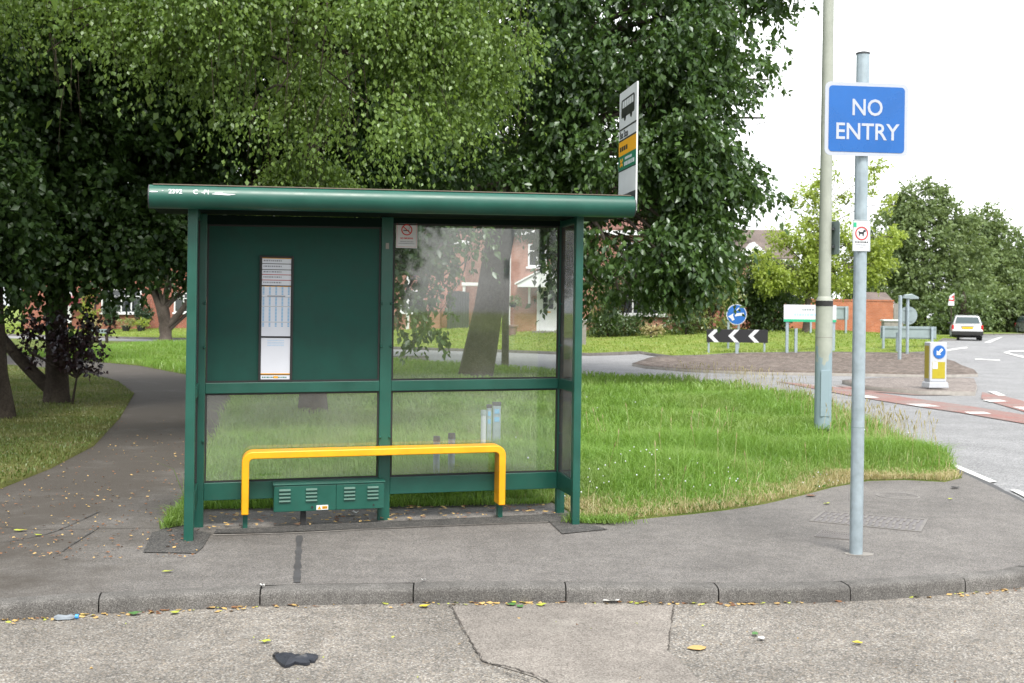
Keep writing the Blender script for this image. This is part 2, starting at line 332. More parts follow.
# ================================================================ SETTING
def inpoly(x, y, poly):
    r = np.zeros(len(x), bool); n = len(poly)
    for i in range(n):
        x0, y0 = poly[i]; x1, y1 = poly[(i+1) % n]
        c = ((y0 > y) != (y1 > y)); 
        if y0 != y1: r ^= c & (x < (x1-x0)*(y-y0)/(y1-y0)+x0)
    return r
def resample(poly, step):
    out = []
    for i in range(len(poly)):
        a = np.array(poly[i], float); b = np.array(poly[(i+1) % len(poly)], float); k = max(1, int(np.linalg.norm(b-a)/step))
        out += [tuple(a+(b-a)*j/k) for j in range(k)]
    return out
def slab(name, poly, off, m, step=.8, skirt=0, skirtmat=None, kind='structure', bump=None):
    poly = [tuple(map(float, p)) for p in poly]
    a = sum(poly[i][0]*poly[(i+1) % len(poly)][1]-poly[(i+1) % len(poly)][0]*poly[i][1] for i in range(len(poly)))
    if a < 0: poly = poly[::-1]
    bd = resample(poly, step); bx = np.array(bd)
    x0, y0 = bx.min(0); x1, y1 = bx.max(0)
    gx, gy = np.meshgrid(np.arange(x0+step/2, x1, step), np.arange(y0+step/2, y1, step))
    gx = gx.ravel()+rng.uniform(-.1, .1, gx.size)*step; gy = gy.ravel(); k = inpoly(gx, gy, poly); gx, gy = gx[k], gy[k]
    if len(gx):
        d = np.min(np.hypot(gx[:, None]-bx[None, :, 0], gy[:, None]-bx[None, :, 1]), 1) if len(gx)*len(bx) < 3e7 else np.full(len(gx), 9)
        gx, gy = gx[d > step*.4], gy[d > step*.4]
    pts = [Vector(p) for p in bd]+[Vector((a_, b_)) for a_, b_ in zip(gx, gy)]
    v, e, f, *_ = delaunay_2d_cdt(pts, [], [list(range(len(bd)))], 1, 1e-5)
    xy = np.array([tuple(p) for p in v]); z = G(xy[:, 0], xy[:, 1])+off
    if bump is not None: z = z+bump(xy[:, 0], xy[:, 1])
    V = np.column_stack([xy, z]); T = [tuple(t) for t in f if len(t) == 3]
    T = np.array(T, int)
    ar = (V[T[:, 1], 0]-V[T[:, 0], 0])*(V[T[:, 2], 1]-V[T[:, 0], 1])-(V[T[:, 2], 0]-V[T[:, 0], 0])*(V[T[:, 1], 1]-V[T[:, 0], 1])
    T[ar < 0] = T[ar < 0][:, ::-1]
    Fs = [T]; mats = [m]; Q = np.zeros((0, 4), int)
    if skirt:
        from collections import Counter
        cnt = {}
        for t in T:
            for i in range(3):
                ed = (t[i], t[(i+1) % 3]); cnt[tuple(sorted(ed))] = cnt.get(tuple(sorted(ed)), [])+[ed]
        be = [q[0] for q in cnt.values() if len(q) == 1]
        n = len(V); V = np.vstack([V, V-np.array([0, 0, skirt])]); Q = np.array([(b_, a_, n+a_, n+b_) for a_, b_ in be], int); Fs.append(Q); mats.append(skirtmat or m)
    o = np_mesh(name, V, Fs, mats)
    if skirt: o.data.polygons.foreach_set('material_index', [0]*len(T)+[1]*len(Q))
    if kind: o['kind'] = kind
    return o
def PP(lst, off=0): return [P(x, y, off) for x, y in lst]
def spline(pts, k=6):
    pts = [np.array(p, float) for p in pts]; out = []
    for i in range(len(pts)-1):
        p0 = pts[max(i-1, 0)]; p1 = pts[i]; p2 = pts[i+1]; p3 = pts[min(i+2, len(pts)-1)]
        for j in range(k):
            t = j/k; out.append(tuple(.5*((2*p1)+(-p0+p2)*t+(2*p0-5*p1+4*p2-p3)*t*t+(-p0+3*p1-3*p2+p3)*t**3)))
    out.append(tuple(pts[-1])); return out
RD = -.088                                        # road level below the pavement
# base ground to the horizon
gs = []
rings = [0, 6, 14, 26, 42, 60, 80, 110, 160, 260, 450, 900]
V = []; 
for r in rings:
    for k in range(96):
        a = 2*math.pi*k/96; x, y = r*math.cos(a), 20+r*math.sin(a); V.append((x, y, g(x, y)-.30))
Fq = np.array([(i*96+k, (i+1)*96+k, (i+1)*96+(k+1) % 96, i*96+(k+1) % 96) for i in range(len(rings)-1) for k in range(96)])
tag(np_mesh('ground', np.array(V), [Fq], M['turffar']), kind='structure')
# kerb line of the near road (foot of the kerb), from left to right
kpx = [(0,621),(100,614),(260,606.5),(412,603.5),(566,602.5),(718,603.5),(850,601.5),(965,593),(1024,587)]
kl = PP(kpx, RD)
d0 = (np.array(kl[0])-np.array(kl[1])); d0 /= np.linalg.norm(d0)
kl = [tuple(np.array(kl[0])+d0*t) for t in (14, 8, 4, 2)]+kl
kl = kl+[(3.72,7.55),(4.08,8.1),(4.26,8.75)]
kerb_line = spline(kl, 5)
def offset_line(line, d):
    out = []
    for i in range(len(line)):
        a = np.array(line[max(i-1, 0)]); b = np.array(line[min(i+1, len(line)-1)]); t = (b-a)/np.linalg.norm(b-a)
        out.append(tuple(np.array(line[i])+np.array([-t[1], t[0]])*d))
    return out
back = offset_line(kerb_line, .13)
road_edge = PP([(1024,507),(990,486),(965,474)])+PP([(945,463),(905,446),(860,424),(800,399),(745,388),(690,381),(590,376.5),(480,367),(390,360),(187,342.5),(60,340),(0,338)])
road_edge[0] = (4.34, 9.6)
# near side road and roundabout
slab('road', [(-30,-14),(30,-14),(30,7.5),(20,9.6),(4.6,9.6),(-30,9.6)], RD, M['road'], .8, bump=lambda x, y: np.where(y > 8.8, -.004, 0))
slab('roundabout_road', [(-60,9.3),(4.2,9.3),(30,9.3),(60,20),(75,60),(70,100),(-8,100),(-70,100)], RD-.004, M['farroad'], 1.0)
tag(bpy.data.objects['roundabout_road'], kind='structure')
pv = back + [(4.34,9.6)]+PP([(990,486),(965,474)])+[(3.9,14),(0,14),(-3,40),(-18,40),(-19,20),(-19,3)]
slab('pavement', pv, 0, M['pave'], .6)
# footpath under the trees
path_poly = PP([(-160,515),(-60,508),(0,490),(50,470),(95,447),(122,418),(136,394),(120,381),(90,373),(40,367),(0,364),(-120,361),(-120,352),(0,354),(60,357.5),(140,365),(190,374),(216,382),(238,400),(206,470),(172,520),(160,528),(40,530)])
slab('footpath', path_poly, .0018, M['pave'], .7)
verge = PP([(168,531),(186,514),(200,509),(300,507),(380,506),(470,504),(552,502.5),(566,510),(582,523),(610,523.5),(642,519),(690,514.5),(728,510),(765,504),(800,496),(832,487.5),(868,481),(905,480),(945,482),(962,478)])+road_edge[3:]
pr = PP([(0,355),(60,358.5),(140,366),(187,375),(213,383),(233,400),(203,470)])
verge_poly = verge+pr
slab('grass_verge', verge_poly, .006, M['turf'], .6, .12, M['turf'])
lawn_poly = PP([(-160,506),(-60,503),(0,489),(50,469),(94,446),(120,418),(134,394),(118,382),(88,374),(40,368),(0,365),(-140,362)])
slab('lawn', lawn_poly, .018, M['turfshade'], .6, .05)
far_poly = [(-75,70),(-45,72)]+PP([(0,334),(190,338.5),(390,347),(590,353.5),(640,351.5),(672,356),(735,353),(820,352),(900,353),(931,351.5),(932,345),(940,340.5),(962,336.5)])+[(44,110),(30,140),(-60,160),(-120,120)]
slab('far_lawn', far_poly, .02, M['turffar'], 1.6, .16, M['kerb'])
right_poly = PP([(975,334.2),(1000,333.8),(1040,333.6),(1150,336),(1300,340)])+[(120,70),(140,160),(45,170),(36.6,108)]
slab('roadside_verge', right_poly, .02, M['turffar'], 2.0, .16, M['kerb'])
mound_poly = PP([(632,363),(650,357),(672,354.5),(735,351.5),(820,350.5),(900,351.5),(930,354),(955,361),(974,369),(978,373.5),(940,374.5),(860,373),(760,371.5),(690,369),(645,365.5)])
slab('splitter_paving', mound_poly, -.01, M['mound'], .9, .2, M['concrete'])
isl = PP([(842,380),(880,377.5),(930,377),(974,378),(977,386),(975,391.5),(920,391),(868,386.5)])
slab('traffic_island', isl, .0, M['island'], .5, .14, M['concrete'])
# kerb stones with open joints
kb = MB(); L_ = np.array(kerb_line); cum = np.concatenate([[0], np.cumsum(np.linalg.norm(np.diff(L_, axis=0), axis=1))])
def kpt(s): return np.array([np.interp(s, cum, L_[:, 0]), np.interp(s, cum, L_[:, 1])])
joints = []
for jx in (98, 260, 413, 566, 719, 851, 966):
    q = np.array(P(jx, float(np.interp(jx, [a for a, b in kpx], [b for a, b in kpx])), RD)); joints.append(cum[np.argmin(np.linalg.norm(L_-q, axis=1))] if False else None)
    ss = np.linspace(0, cum[-1], 4000); pts = np.column_stack([np.interp(ss, cum, L_[:, 0]), np.interp(ss, cum, L_[:, 1])])
    joints[-1] = ss[np.argmin(np.linalg.norm(pts-q, axis=1))]
while joints[0] > .95: joints.insert(0, joints[0]-.92)
joints.insert(0, 0)
while joints[-1] < cum[-1]-.5: joints.append(joints[-1]+.62)
joints[-1] = cum[-1]
prof0 = [(-.004,-.3),(0,-.03),(.004,-.015),(.012,-.005),(.024,0),(.08,.004),(.127,.003),(.127,-.3)]
for i in range(len(joints)-1):
    s0, s1 = joints[i]+.004, joints[i+1]-.004; k = 7; vs = []; jz = random.uniform(-.003, .004); jo = random.uniform(-.004, .004)
    for j in range(k):
        s = s0+(s1-s0)*j/(k-1); p = kpt(s); t = kpt(s+.05)-kpt(s-.05); t /= np.linalg.norm(t); n = np.array([-t[1], t[0]])
        end = .004 if j in (0, k-1) else 0
        for (a, z) in prof0:
            q = p+n*(a+jo+(end if a < .05 else 0)); vs.append((q[0], q[1], g(*q)+z+jz-(end if z > -.05 else 0)))
    m_ = len(prof0); fs = [(j*m_+a, (j+1)*m_+a, (j+1)*m_+a+1, j*m_+a+1) for j in range(k-1) for a in range(m_-1)]
    fs += [tuple(range(m_)), tuple((k-1)*m_+a for a in range(m_-1, -1, -1))]; kb.add(vs, fs)
tag(kb.build('kerb', M['kerbstone'], smooth_=True), kind='structure')
jb = slab('kerb_bed', offset_line(kerb_line, .01)+offset_line(kerb_line, .12)[::-1], -.04, M['joint'], .4)
def sheet(name, pts, off, m, step=.35): return slab(name, pts, off, m, step)
# patches and tar joints
sheet('concrete_patch', PP([(452,606.5),(520,605.2),(600,605),(674,606.5),(671,630),(668,652),(690,672),(720,700),(760,760),(560,760),(556,690),(536,678),(510,670),(482,662),(470,640)], RD), RD+.004, M['roadpatch'])
def strip(name, pts, w, off, m, jag=.3, wander=0):
    pts = spline(pts, 14 if wander else 6); pts = [(p[0]+random.uniform(-wander, wander), p[1]+random.uniform(-wander, wander)) for p in pts]; ws = [w*(1+random.uniform(-jag, jag)) for _ in pts]; a = []; b = []
    for i in range(len(pts)):
        p = np.array(pts[i]); t = np.array(pts[min(i+1, len(pts)-1)])-np.array(pts[max(i-1, 0)]); t /= np.linalg.norm(t); n = np.array([-t[1], t[0]])
        a.append(p+n*ws[i]/2); b.append(p-n*ws[i]/2)
    V = [(q[0], q[1], g(*q)+off) for q in a+b]; k = len(pts)
    Fq = np.array([(i, k+i, k+i+1, i+1) for i in range(k-1)]); V = np.array(V)
    q = Fq[0]; 
    cr = np.cross(V[q[1]]-V[q[0]], V[q[2]]-V[q[0]])
    if cr[2] < 0: Fq = Fq[:, ::-1]
    return tag(np_mesh(name, V, [Fq], m), kind='structure')
strip('road_crack', PP([(450,606),(462,628),(478,654),(486,663),(508,668),(536,677),(556,688)], RD), .0065, RD+.008, M['crack'], .95, .006)
strip('road_crack', PP([(486,663),(500,672),(530,682)], RD), .005, RD+.0085, M['crack'], .95, .006)
strip('road_crack', PP([(674,606),(671,628),(668,652)], RD), .0055, RD+.008, M['crack'], .95, .004)
sheet('pavement_patch', PP([(143,553),(152,533),(178,527),(211,534),(203,548),(196,554)]), .006, M['pavedark'])
sheet('pavement_patch', PP([(214,534),(216,530.5),(566,514),(580,519),(568,524),(546,522.5),(400,528),(260,534)]), .0075, M['pavedark'], .3)
sheet('pavement_patch', PP([(550,523),(578,521.5),(608,530),(562,534.5)]), .0065, M['pavedark'])
strip('tar_seam', PP([(299.5,536),(298.5,552),(297.5,570),(297,583)]), .038, .004, M['tar'], .35)
strip('tar_seam', PP([(213,536),(300,533.5),(400,528.5),(548,523)]), .012, .009, M['concrete'], .3)
strip('tar_seam', PP([(62,552),(80,540),(99,528)]), .012, .0075, M['pavedark'], .5)
strip('tar_seam', PP([(0,543),(30,538),(60,530),(100,512)]), .010, .0075, M['pavedark'], .5)
# painted markings of the roundabout
def mark(name, px, m, off=.009): return slab(name, PP(px, RD), RD+off, m, .9)
mark('red_marking', [(776,381.5),(850,388.5),(905,397.5),(960,405),(1024,415),(1180,440),(1180,449),(1024,424),(960,413),(905,405),(850,396)], M['redroad'])
mark('red_marking', [(834,385.5),(868,388.5),(920,393),(975,393.5),(974,395.5),(915,395.5),(860,391)], M['redroad'])
mark('red_marking', [(982,392.5),(1003,396),(1024,401.5),(1100,418),(1100,427),(1024,412),(1000,405),(981,399)], M['redroad'])
for q in ([(905,404.5),(925,404.5),(941,407.2),(920,407.2)], [(964,412.5),(984,412.5),(992,414.6),(970,414.6)], [(852,396),(868,396),(880,398.4),(862,398.4)], [(800,384.6),(818,386.3),(842,387.4),(820,386)],
          [(982,400.5),(1000,400.3),(1008,402),(990,402.6)], [(988,392),(996,392),(1006,396.2),(998,396.2)], [(1012,407.5),(1024,407.5),(1040,410),(1026,411)]):
    mark('white_marking', q, M['whitepaint'], .014)
mark('white_marking', [(908,446.5),(913,446.8),(952,463.5),(997,482.3),(990,483.3),(945,463.8)], M['whitepaint'])
mark('white_marking', [(1010,490.5),(1018,490.6),(1060,509),(1052,512)], M['whitepaint'])
strip('road_channel', PP([(915,451),(948,466),(985,485),(1008,497),(1050,520)], RD), .16, RD+.008, M['tar'], .1)
for q in ([(908,352),(967,346.8),(968,348),(912,353.4)], [(978,340.2),(1004,336.2),(1006,337),(984,341),(985,347),(983.5,347)], [(940,350.7),(966,348.9),(966,350),(942,351.8)]):
    pass
mark('white_marking', [(940,350.9),(967,347.0),(967.5,348.3),(942,352.0)], M['whitepaint'])
mark('white_marking', [(984,342.5),(1000,337.0),(1003,337.0),(988,343.0)], M['whitepaint'])
mark('white_marking', [(1003,352.8),(1010,350.8),(1040,350.4),(1040,351.6),(1012,351.9),(1008,353.2),(1024,356.4),(1040,358),(1040,359.4),(1022,357.8)], M['whitepaint'])
mark('white_marking', [(975,358.8),(1000,360.0),(1000,361.0),(975,359.8)], M['whitepaint'])
# ---------------------------------------------------------------- far side of the side road, behind the camera
slab('pavement', [(-30,-9),(30,-9),(30,-6.2),(-30,-6.2)], 0, M['pave'], 1.5, .2, M['kerb'])
slab('ground_behind', [(-60,-60),(60,-60),(60,-9),(-60,-9)], .01, M['turf'], 3, .3)
# ---------------------------------------------------------------- grass
def blades(name, poly, n, hfun, wid, lean=.5, m=None, label=None, dens=None, clip=None, parent=None, dry=0):
    pl = np.array(poly); x0, y0 = pl.min(0); x1, y1 = pl.max(0)
    if clip: x0, x1, y0, y1 = max(x0, clip[0]), min(x1, clip[1]), max(y0, clip[2]), min(y1, clip[3])
    X = []; Y = []; tot = 0
    while tot < n:
        x = rng.uniform(x0, x1, n); y = rng.uniform(y0, y1, n); k = inpoly(x, y, poly)
        if dens is not None: k &= rng.random(n) < dens(x, y)
        X.append(x[k]); Y.append(y[k]); tot += k.sum()
    x = np.concatenate(X)[:n]; y = np.concatenate(Y)[:n]
    h = hfun(x, y)*rng.uniform(.55, 1.25, n); w = (wid(x, y) if callable(wid) else wid)*rng.uniform(.7, 1.3, n)
    a = rng.uniform(0, 2*np.pi, n); b = rng.uniform(0, 2*np.pi, n); ln = h*lean*rng.uniform(.15, 1.0, n)
    z = G(x, y)+.012
    lx, ly = np.cos(b)*ln, np.sin(b)*ln; dx, dy = np.cos(a)*w/2, np.sin(a)*w/2
    V = np.empty((n, 5, 3))
    V[:, 0] = np.column_stack([x-dx, y-dy, z]); V[:, 1] = np.column_stack([x+dx, y+dy, z])
    V[:, 2] = np.column_stack([x-dx*.75+lx*.35, y-dy*.75+ly*.35, z+h*.6]); V[:, 3] = np.column_stack([x+dx*.75+lx*.35, y+dy*.75+ly*.35, z+h*.6])
    V[:, 4] = np.column_stack([x+lx, y+ly, z+h*(1-.25*lean)])
    i = np.arange(n)[:, None]*5
    Q = i+np.array([[0, 1, 3, 2]]); T = i+np.array([[2, 3, 4]])
    return tag(np_mesh(name, V.reshape(-1, 3), [Q, T], m), label, 'grass', kind='stuff')
sw_post = (-2.18+2.733*math.cos(R(13))+.07, 7.83+2.733*math.sin(R(13))+.02)
def hn(x, y, f, s=0): return .5+.5*np.sin(x*f+1.7*np.sin(y*f*.7+s))*np.sin(y*f*1.13+1.3*np.sin(x*f*.8+s))
front = np.array(PP([(566,510),(582,523),(610,523.5),(642,519),(690,514.5),(728,510),(765,504),(800,496),(832,487.5),(868,481),(905,480),(945,482),(962,478)]))
def dfront(x, y):
    fx = np.concatenate([np.linspace(front[i], front[i+1], 12) for i in range(len(front)-1)])
    return np.min(np.hypot(x[:, None]-fx[None, :, 0], y[:, None]-fx[None, :, 1]), 1)
def tall(x, y):
    d = dfront(x, y); h = .03+.25*smooth(d/1.2)*(.45+.8*hn(x, y, 1.6))
    return np.where(x < -1.9, h*.6, h)
near = (-3.5, 5.2, 8.4, 13)
blades('tall_grass', verge_poly, 110000, tall, .0058, 1.05, L['grass'], 'long bright green grass of the verge beside the shelter', clip=near, dens=lambda x, y: np.clip(.12+1.4*(dfront(x, y)/.35)*(.3+hn(x, y, 2.7)), 0, 1))
blades('tall_grass', verge_poly, 75000, lambda x, y: .24*(.5+.8*hn(x, y, 1.1)), .010, 1.0, L['grass'], 'long green grass on the middle of the verge', clip=(-9, 6.2, 12.5, 21))
blades('tall_grass', verge_poly, 45000, lambda x, y: .20*(.6+.6*hn(x, y, .9)), .02, .9, L['grass'], 'long green grass on the verge towards the roundabout', clip=(-16, 6.2, 20.5, 52))
blades('dry_grass', verge_poly, 6000, lambda x, y: .03+.05*hn(x, y, 3), .006, 1.3, L['grassdry'], 'straw coloured dry grass along the pavement edge', clip=near, dens=lambda x, y: np.exp(-(dfront(x, y)/.30)**2)*hn(x, y, 1.5, 1)**2)
blades('dry_grass', verge_poly, 1500, lambda x, y: .12+.12*hn(x, y, 2), .004, .8, L['grassdry'], 'pale straw stems scattered through the long grass', clip=(-1, 5.2, 8.6, 14), dens=lambda x, y: .12+.6*hn(x, y, 1.3, 2)**2)
blades('dry_grass', verge_poly, 5500, lambda x, y: .05+.07*hn(x, y, 4), .0035, 1.4, L['grassdry'], 'pale wispy dead grass along the front of the verge', clip=near, dens=lambda x, y: np.exp(-(dfront(x, y)/.55)**2)*(.15+.85*hn(x, y, 1.2, 2)))
blades('tall_grass', verge_poly, 2600, lambda x, y: .34+.16*hn(x, y, 2), .004, .7, L['grass'], 'taller wispy grass blades standing out of the verge', clip=near, dens=lambda x, y: smooth((dfront(x, y)-.35)/.8)*(.2+.8*hn(x, y, 2.3)))
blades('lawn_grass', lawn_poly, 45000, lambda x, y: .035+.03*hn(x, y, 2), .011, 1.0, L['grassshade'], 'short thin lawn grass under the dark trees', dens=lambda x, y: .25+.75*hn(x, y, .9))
farclip = (-50, 26, 36, 78)
blades('mown_grass', far_poly, 70000, lambda x, y: .07+.05*hn(x, y, .5), .045, .9, L['grassfar'], 'mown grass in front of the houses', clip=farclip)
c_ = np.array(sw_post); tuft = [(c_[0]-.2, c_[1]-.02), (c_[0]+.5, c_[1]-.06), (c_[0]+.5, c_[1]+.4), (c_[0]+.02, c_[1]+.3)]
blades('grass_tufts', tuft, 1100, lambda x, y: .05+.10*hn(x, y, 5), .0055, 1.4, L['grass'], 'tufts of grass at the foot of the right shelter post', dens=lambda x, y: np.exp(-(((x-c_[0]-.08)/.17)**2+((y-c_[1]-.05)/.08)**2)))
blades('grass_tufts', PP([(160,531),(172,521),(186,512),(199,508),(200,516),(183,527)]), 1500, lambda x, y: .07+.08*hn(x, y, 6), .006, 1.2, L['grass'], 'tufts of grass at the foot of the left shelter post')
blades('grass_tufts', PP([(200,511),(380,509),(550,505.5),(550,502),(200,506)]), 4000, lambda x, y: .05+.13*hn(x, y, 4), .006, 1.2, L['grass'], 'ragged grass along the back of the shelter')
# seed heads beside the road
def seedheads(n):
    mb = MB()
    for i in range(n):
        if i % 8: 
            q = PP([(random.uniform(720, 945), 0.0+random.uniform(0, 1))]) if False else None
            t = random.random(); e = np.array(road_edge[3:9]); k = random.randrange(len(e)-1); p = e[k]+(e[k+1]-e[k])*t; x, y = p[0]-random.uniform(.05, .8), p[1]+random.uniform(-.2, .2)
        else: x, y = random.uniform(.8, 4.6), random.uniform(9.3, 14)
        if not inpoly(np.array([x]), np.array([y]), verge_poly)[0]: continue
        z = g(x, y); h = random.uniform(.28, .48); lx, ly = random.uniform(-.1, .1), random.uniform(-.1, .1)
        top = (x+lx, y+ly, z+h)
        mb.tube([(x, y, z), (x+lx*.4, y+ly*.4, z+h*.6), top], .0018, 3, caps=False)
        mb.tube([top, (x+lx*1.1, y+ly*1.1, z+h+.025), (x+lx*1.25, y+ly*1.25, z+h+.06)], [.002, .006, .001], 4, caps=False)
    return tag(mb.build('grass_seed_heads', L['grassdry']), 'brown grass seed heads standing above the verge', 'grass', kind='stuff')
seedheads(420)
# clover and daisies
cm = MB()
for i in range(330):
    x, y = random.uniform(.4, 4.2), random.uniform(8.8, 11.2)
    if i < 25: x, y = random.uniform(-1.5, 4.5), random.uniform(9, 18)
    if not inpoly(np.array([x]), np.array([y]), verge_poly)[0] or hn(x, y, 1.9, 3) < .62: continue
    z = g(x, y)+float(tall(np.array([x]), np.array([y]))[0])*1.05; r = random.uniform(.004, .008)*(1.5 if i < 25 else 1)
    cm.tube([(x, y, z), (x, y, z+r*.9), (x, y, z+r*1.8)], [r*.5, r, r*.4], 6)
tag(cm.build('clover_flowers', M['white']), 'small white clover flowers dotted through the verge grass', 'flowers', kind='stuff')

# ================================================================ BUS SHELTER
TH = R(13.0); SO = Vector((-2.18, 7.83, 0)); SO.z = g(SO.x, SO.y); KS = .0131
SH = Matrix(((1,0,0,0),(0,1,0,0),(KS,0,1,0),(0,0,0,1)))
def sw(x, y, z): 
    v = Matrix.Rotation(TH, 3, 'Z') @ Vector((x, y, 0)); return Vector((SO.x+v.x, SO.y+v.y, SO.z+KS*x+z))
LW, DP = 2.745, .52
sh = empty('bus_shelter', SO, TH, 'green steel bus shelter with clear panels, one solid panel and a rounded roof edge', 'bus shelter')
ZT = 2.27
def post(x, y, w, d, z0=-.05): 
    mb = MB(); mb.box(x-w/2, x+w/2, y-d/2, y+d/2, z0, ZT); return mb.build('post', M['green'], sh, bevel=.005, M=SH)
pf1 = post(0, 0, .064, .064); pf2 = post(LW-.012, 0, .056, .064)
pr1 = post(.045, DP, .066, .06); pr2 = post(LW+.014, DP, .064, .06); MID = 1.385
pm = post(MID, DP, .088, .06)
# roof
rb = MB(); xl, xr = -.27, 3.085
n = 20; prof = [(-.168+.078*math.cos(a), 2.325+.078*math.sin(a)) for a in [R(-95)-2*math.pi*0-R(10)*0 - R(170)*k/n for k in range(n+1)]]
prof = [(.70, 2.272), (-.15, 2.272)]+[(-.168+.078*math.cos(R(-80-200*k/n)), 2.325+.0775*math.sin(R(-80-200*k/n))) for k in range(n+1)]+[(.2, 2.405), (.62, 2.372), (.70, 2.345)]
fascia = MB(); fp = [(-.168+.0785*math.cos(R(18*k)), 2.325+.0785*math.sin(R(18*k))) for k in range(20)]
vs = [(xl, a, b) for a, b in fp]+[(xr, a, b) for a, b in fp]; nn = 20
fascia.add(vs, [(i, (i+1) % nn, nn+(i+1) % nn, nn+i) for i in range(nn)]+[tuple(range(nn)), tuple(range(2*nn-1, nn-1, -1))])
rp = MB(); pp = [(-.168, 2.262), (.64, 2.275), (.70, 2.30), (.70, 2.33), (.5, 2.375), (-.168, 2.395)]
vs = [(xl+.006, a, b) for a, b in pp]+[(xr-.006, a, b) for a, b in pp]; k6 = len(pp)
rp.add(vs, [(i, (i+1) % k6, k6+(i+1) % k6, k6+i) for i in range(k6)]+[tuple(range(k6)), tuple(range(2*k6-1, k6-1, -1))])
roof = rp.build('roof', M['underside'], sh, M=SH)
fa = fascia.build('fascia', M['green'], roof, True, M=SH)
for xe in (xl-.004, xr+.002):
    ec = MB().add([(xe-.003, a*1.0+.0, b) for a, b in fp]+[(xe+.005, a, b) for a, b in fp], [(i, (i+1) % nn, nn+(i+1) % nn, nn+i) for i in range(nn)]+[tuple(range(nn)), tuple(range(2*nn-1, nn-1, -1))]); ec.build('end_cap', M['darkgrey'], roof, M=SH)

edge = MB(); edge.box(xl+.02, xr-.02, -.20, -.13, 2.4015, 2.408); edge.build('trim_strip', paint('weathered seal', (.16,.13,.10,1), .8, .2), roof, M=SH)
# torn lettering on the fascia: bent round the tube
lt = MB()
def on_fascia(x, h, lift): 
    a = R(180)-(h)/.0785; return (x, -.168+(.0785+lift)*math.cos(a), 2.325+(.0785+lift)*math.sin(a))
for body, x0, sx in (('2392', -.148, 1.0), ('C', .008, 1.0), ('-F1', .062, .95)):
    vs, fs = text_geo(body, .044, .0008, .0004, sx, 'LEFT')
    lt.add([on_fascia(x0+v.x, v.y+.016, .0012+v.z) for v in vs], fs)
for (a, b, h, t) in ((-.268, -.215, .026, .008), (-.19, -.18, .034, .006), (.13, .28, .018, .009), (.145, .20, .026, .005), (.20,.25,.0135,.004)):
    k = 8; vs = []
    for i in range(k+1):
        x = a+(b-a)*i/k; w = t*(.35+.65*math.sin(math.pi*(i+.3)/(k+.6)))*random.uniform(.7, 1.2)
        vs += [on_fascia(x, h-w/2, .0016), on_fascia(x, h+w/2, .0016)]
    lt.add(vs, [(2*i, 2*i+1, 2*i+3, 2*i+2) for i in range(k)])
lt.build('torn_lettering', M['white'], fa, M=SH)
# rear frame
def bar(name, x0, x1, y0, y1, z0, z1, m='green', p=sh, bev=.004):
    return MB().box(x0, x1, y0, y1, z0, z1).build(name, M[m], p, bevel=bev, M=SH)
xa, xb, xc, xd = .0785, MID-.0445, MID+.0445, LW-.0185
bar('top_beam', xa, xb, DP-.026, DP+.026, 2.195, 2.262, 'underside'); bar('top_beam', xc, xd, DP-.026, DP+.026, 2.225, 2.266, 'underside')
for (u, v) in ((xa, xb), (xc, xd)):
    bar('middle_rail', u, v, DP-.028, DP+.024, .965, 1.043); bar('bottom_rail', u, v, DP-.028, DP+.024, .190, .318)
pn = bar('solid_panel', xa+.001, xb-.001, DP-.006, DP+.006, 1.045, 2.193, 'darkgreen', bev=0)
bar('glass_panel', xc+.001, xd-.001, DP-.003, DP+.003, 1.045, 2.223, 'glass', bev=0)
bar('glass_panel', xa+.001, xb-.001, DP-.003, DP+.003, .320, .963, 'glasslow', bev=0)
bar('glass_panel', xc+.001, xd-.001, DP-.003, DP+.003, .320, .963, 'glasslow', bev=0)
gm = MB()                                           # glazing beads round the panes
def frame_strip(mb, x0, x1, z0, z1, y0, y1, t):
    mb.box(x0, x1, y0, y1, z0, z0+t).box(x0, x1, y0, y1, z1-t, z1).box(x0, x0+t, y0, y1, z0+t, z1-t).box(x1-t, x1, y0, y1, z0+t, z1-t)
for (u, v, a, b) in ((xa, xb, 1.044, 2.194), (xc, xd, 1.044, 2.224), (xa, xb, .319, .964), (xc, xd, .319, .964)):
    frame_strip(gm, u+.002, v-.002, a, b, DP-.014, DP-.008, .012)
gm.build('glazing_bead', M['rubber'], sh, M=SH)
# end screens
for xs, pw in ((.02, 'l'), (LW, 'r')):
    bar('side_rail', xs-.018, xs+.018, .033, DP-.031, .965, 1.043); bar('side_rail', xs-.018, xs+.018, .033, DP-.031, .19, .318); bar('side_rail', xs-.018, xs+.018, .033, DP-.031, 2.215, 2.262)
    bar('side_glass', xs-.003, xs+.003, .034, DP-.032, .320, .963, 'glassside', bev=0); bar('side_glass', xs-.003, xs+.003, .034, DP-.032, 1.045, 2.213, 'glassside', bev=0)
    sb = MB()
    for (a, b) in ((.319, .964), (1.044, 2.214)):
        for yy in (.034, DP-.044): sb.box(xs-.009, xs+.009, yy, yy+.012, a, b)
    sb.build('glazing_bead', M['rubber'], sh, M=SH)
bo = MB()
for x in (.07, MID-.036, MID+.036, LW-.008):
    for z in (.62, 1.30, 1.62): MB().tube([(x, DP-.030, z), (x, DP-.041, z), (x, DP-.046, z)], [.010, .010, .005], 10).build('bolt', M['green'], sh, True, M=SH)


MB().box(MID-.012, MID+.012, DP-.0335, DP-.0305, 2.03, 2.075).build('number_tag', M['concrete'], sh, M=SH)
dent = MB(); 
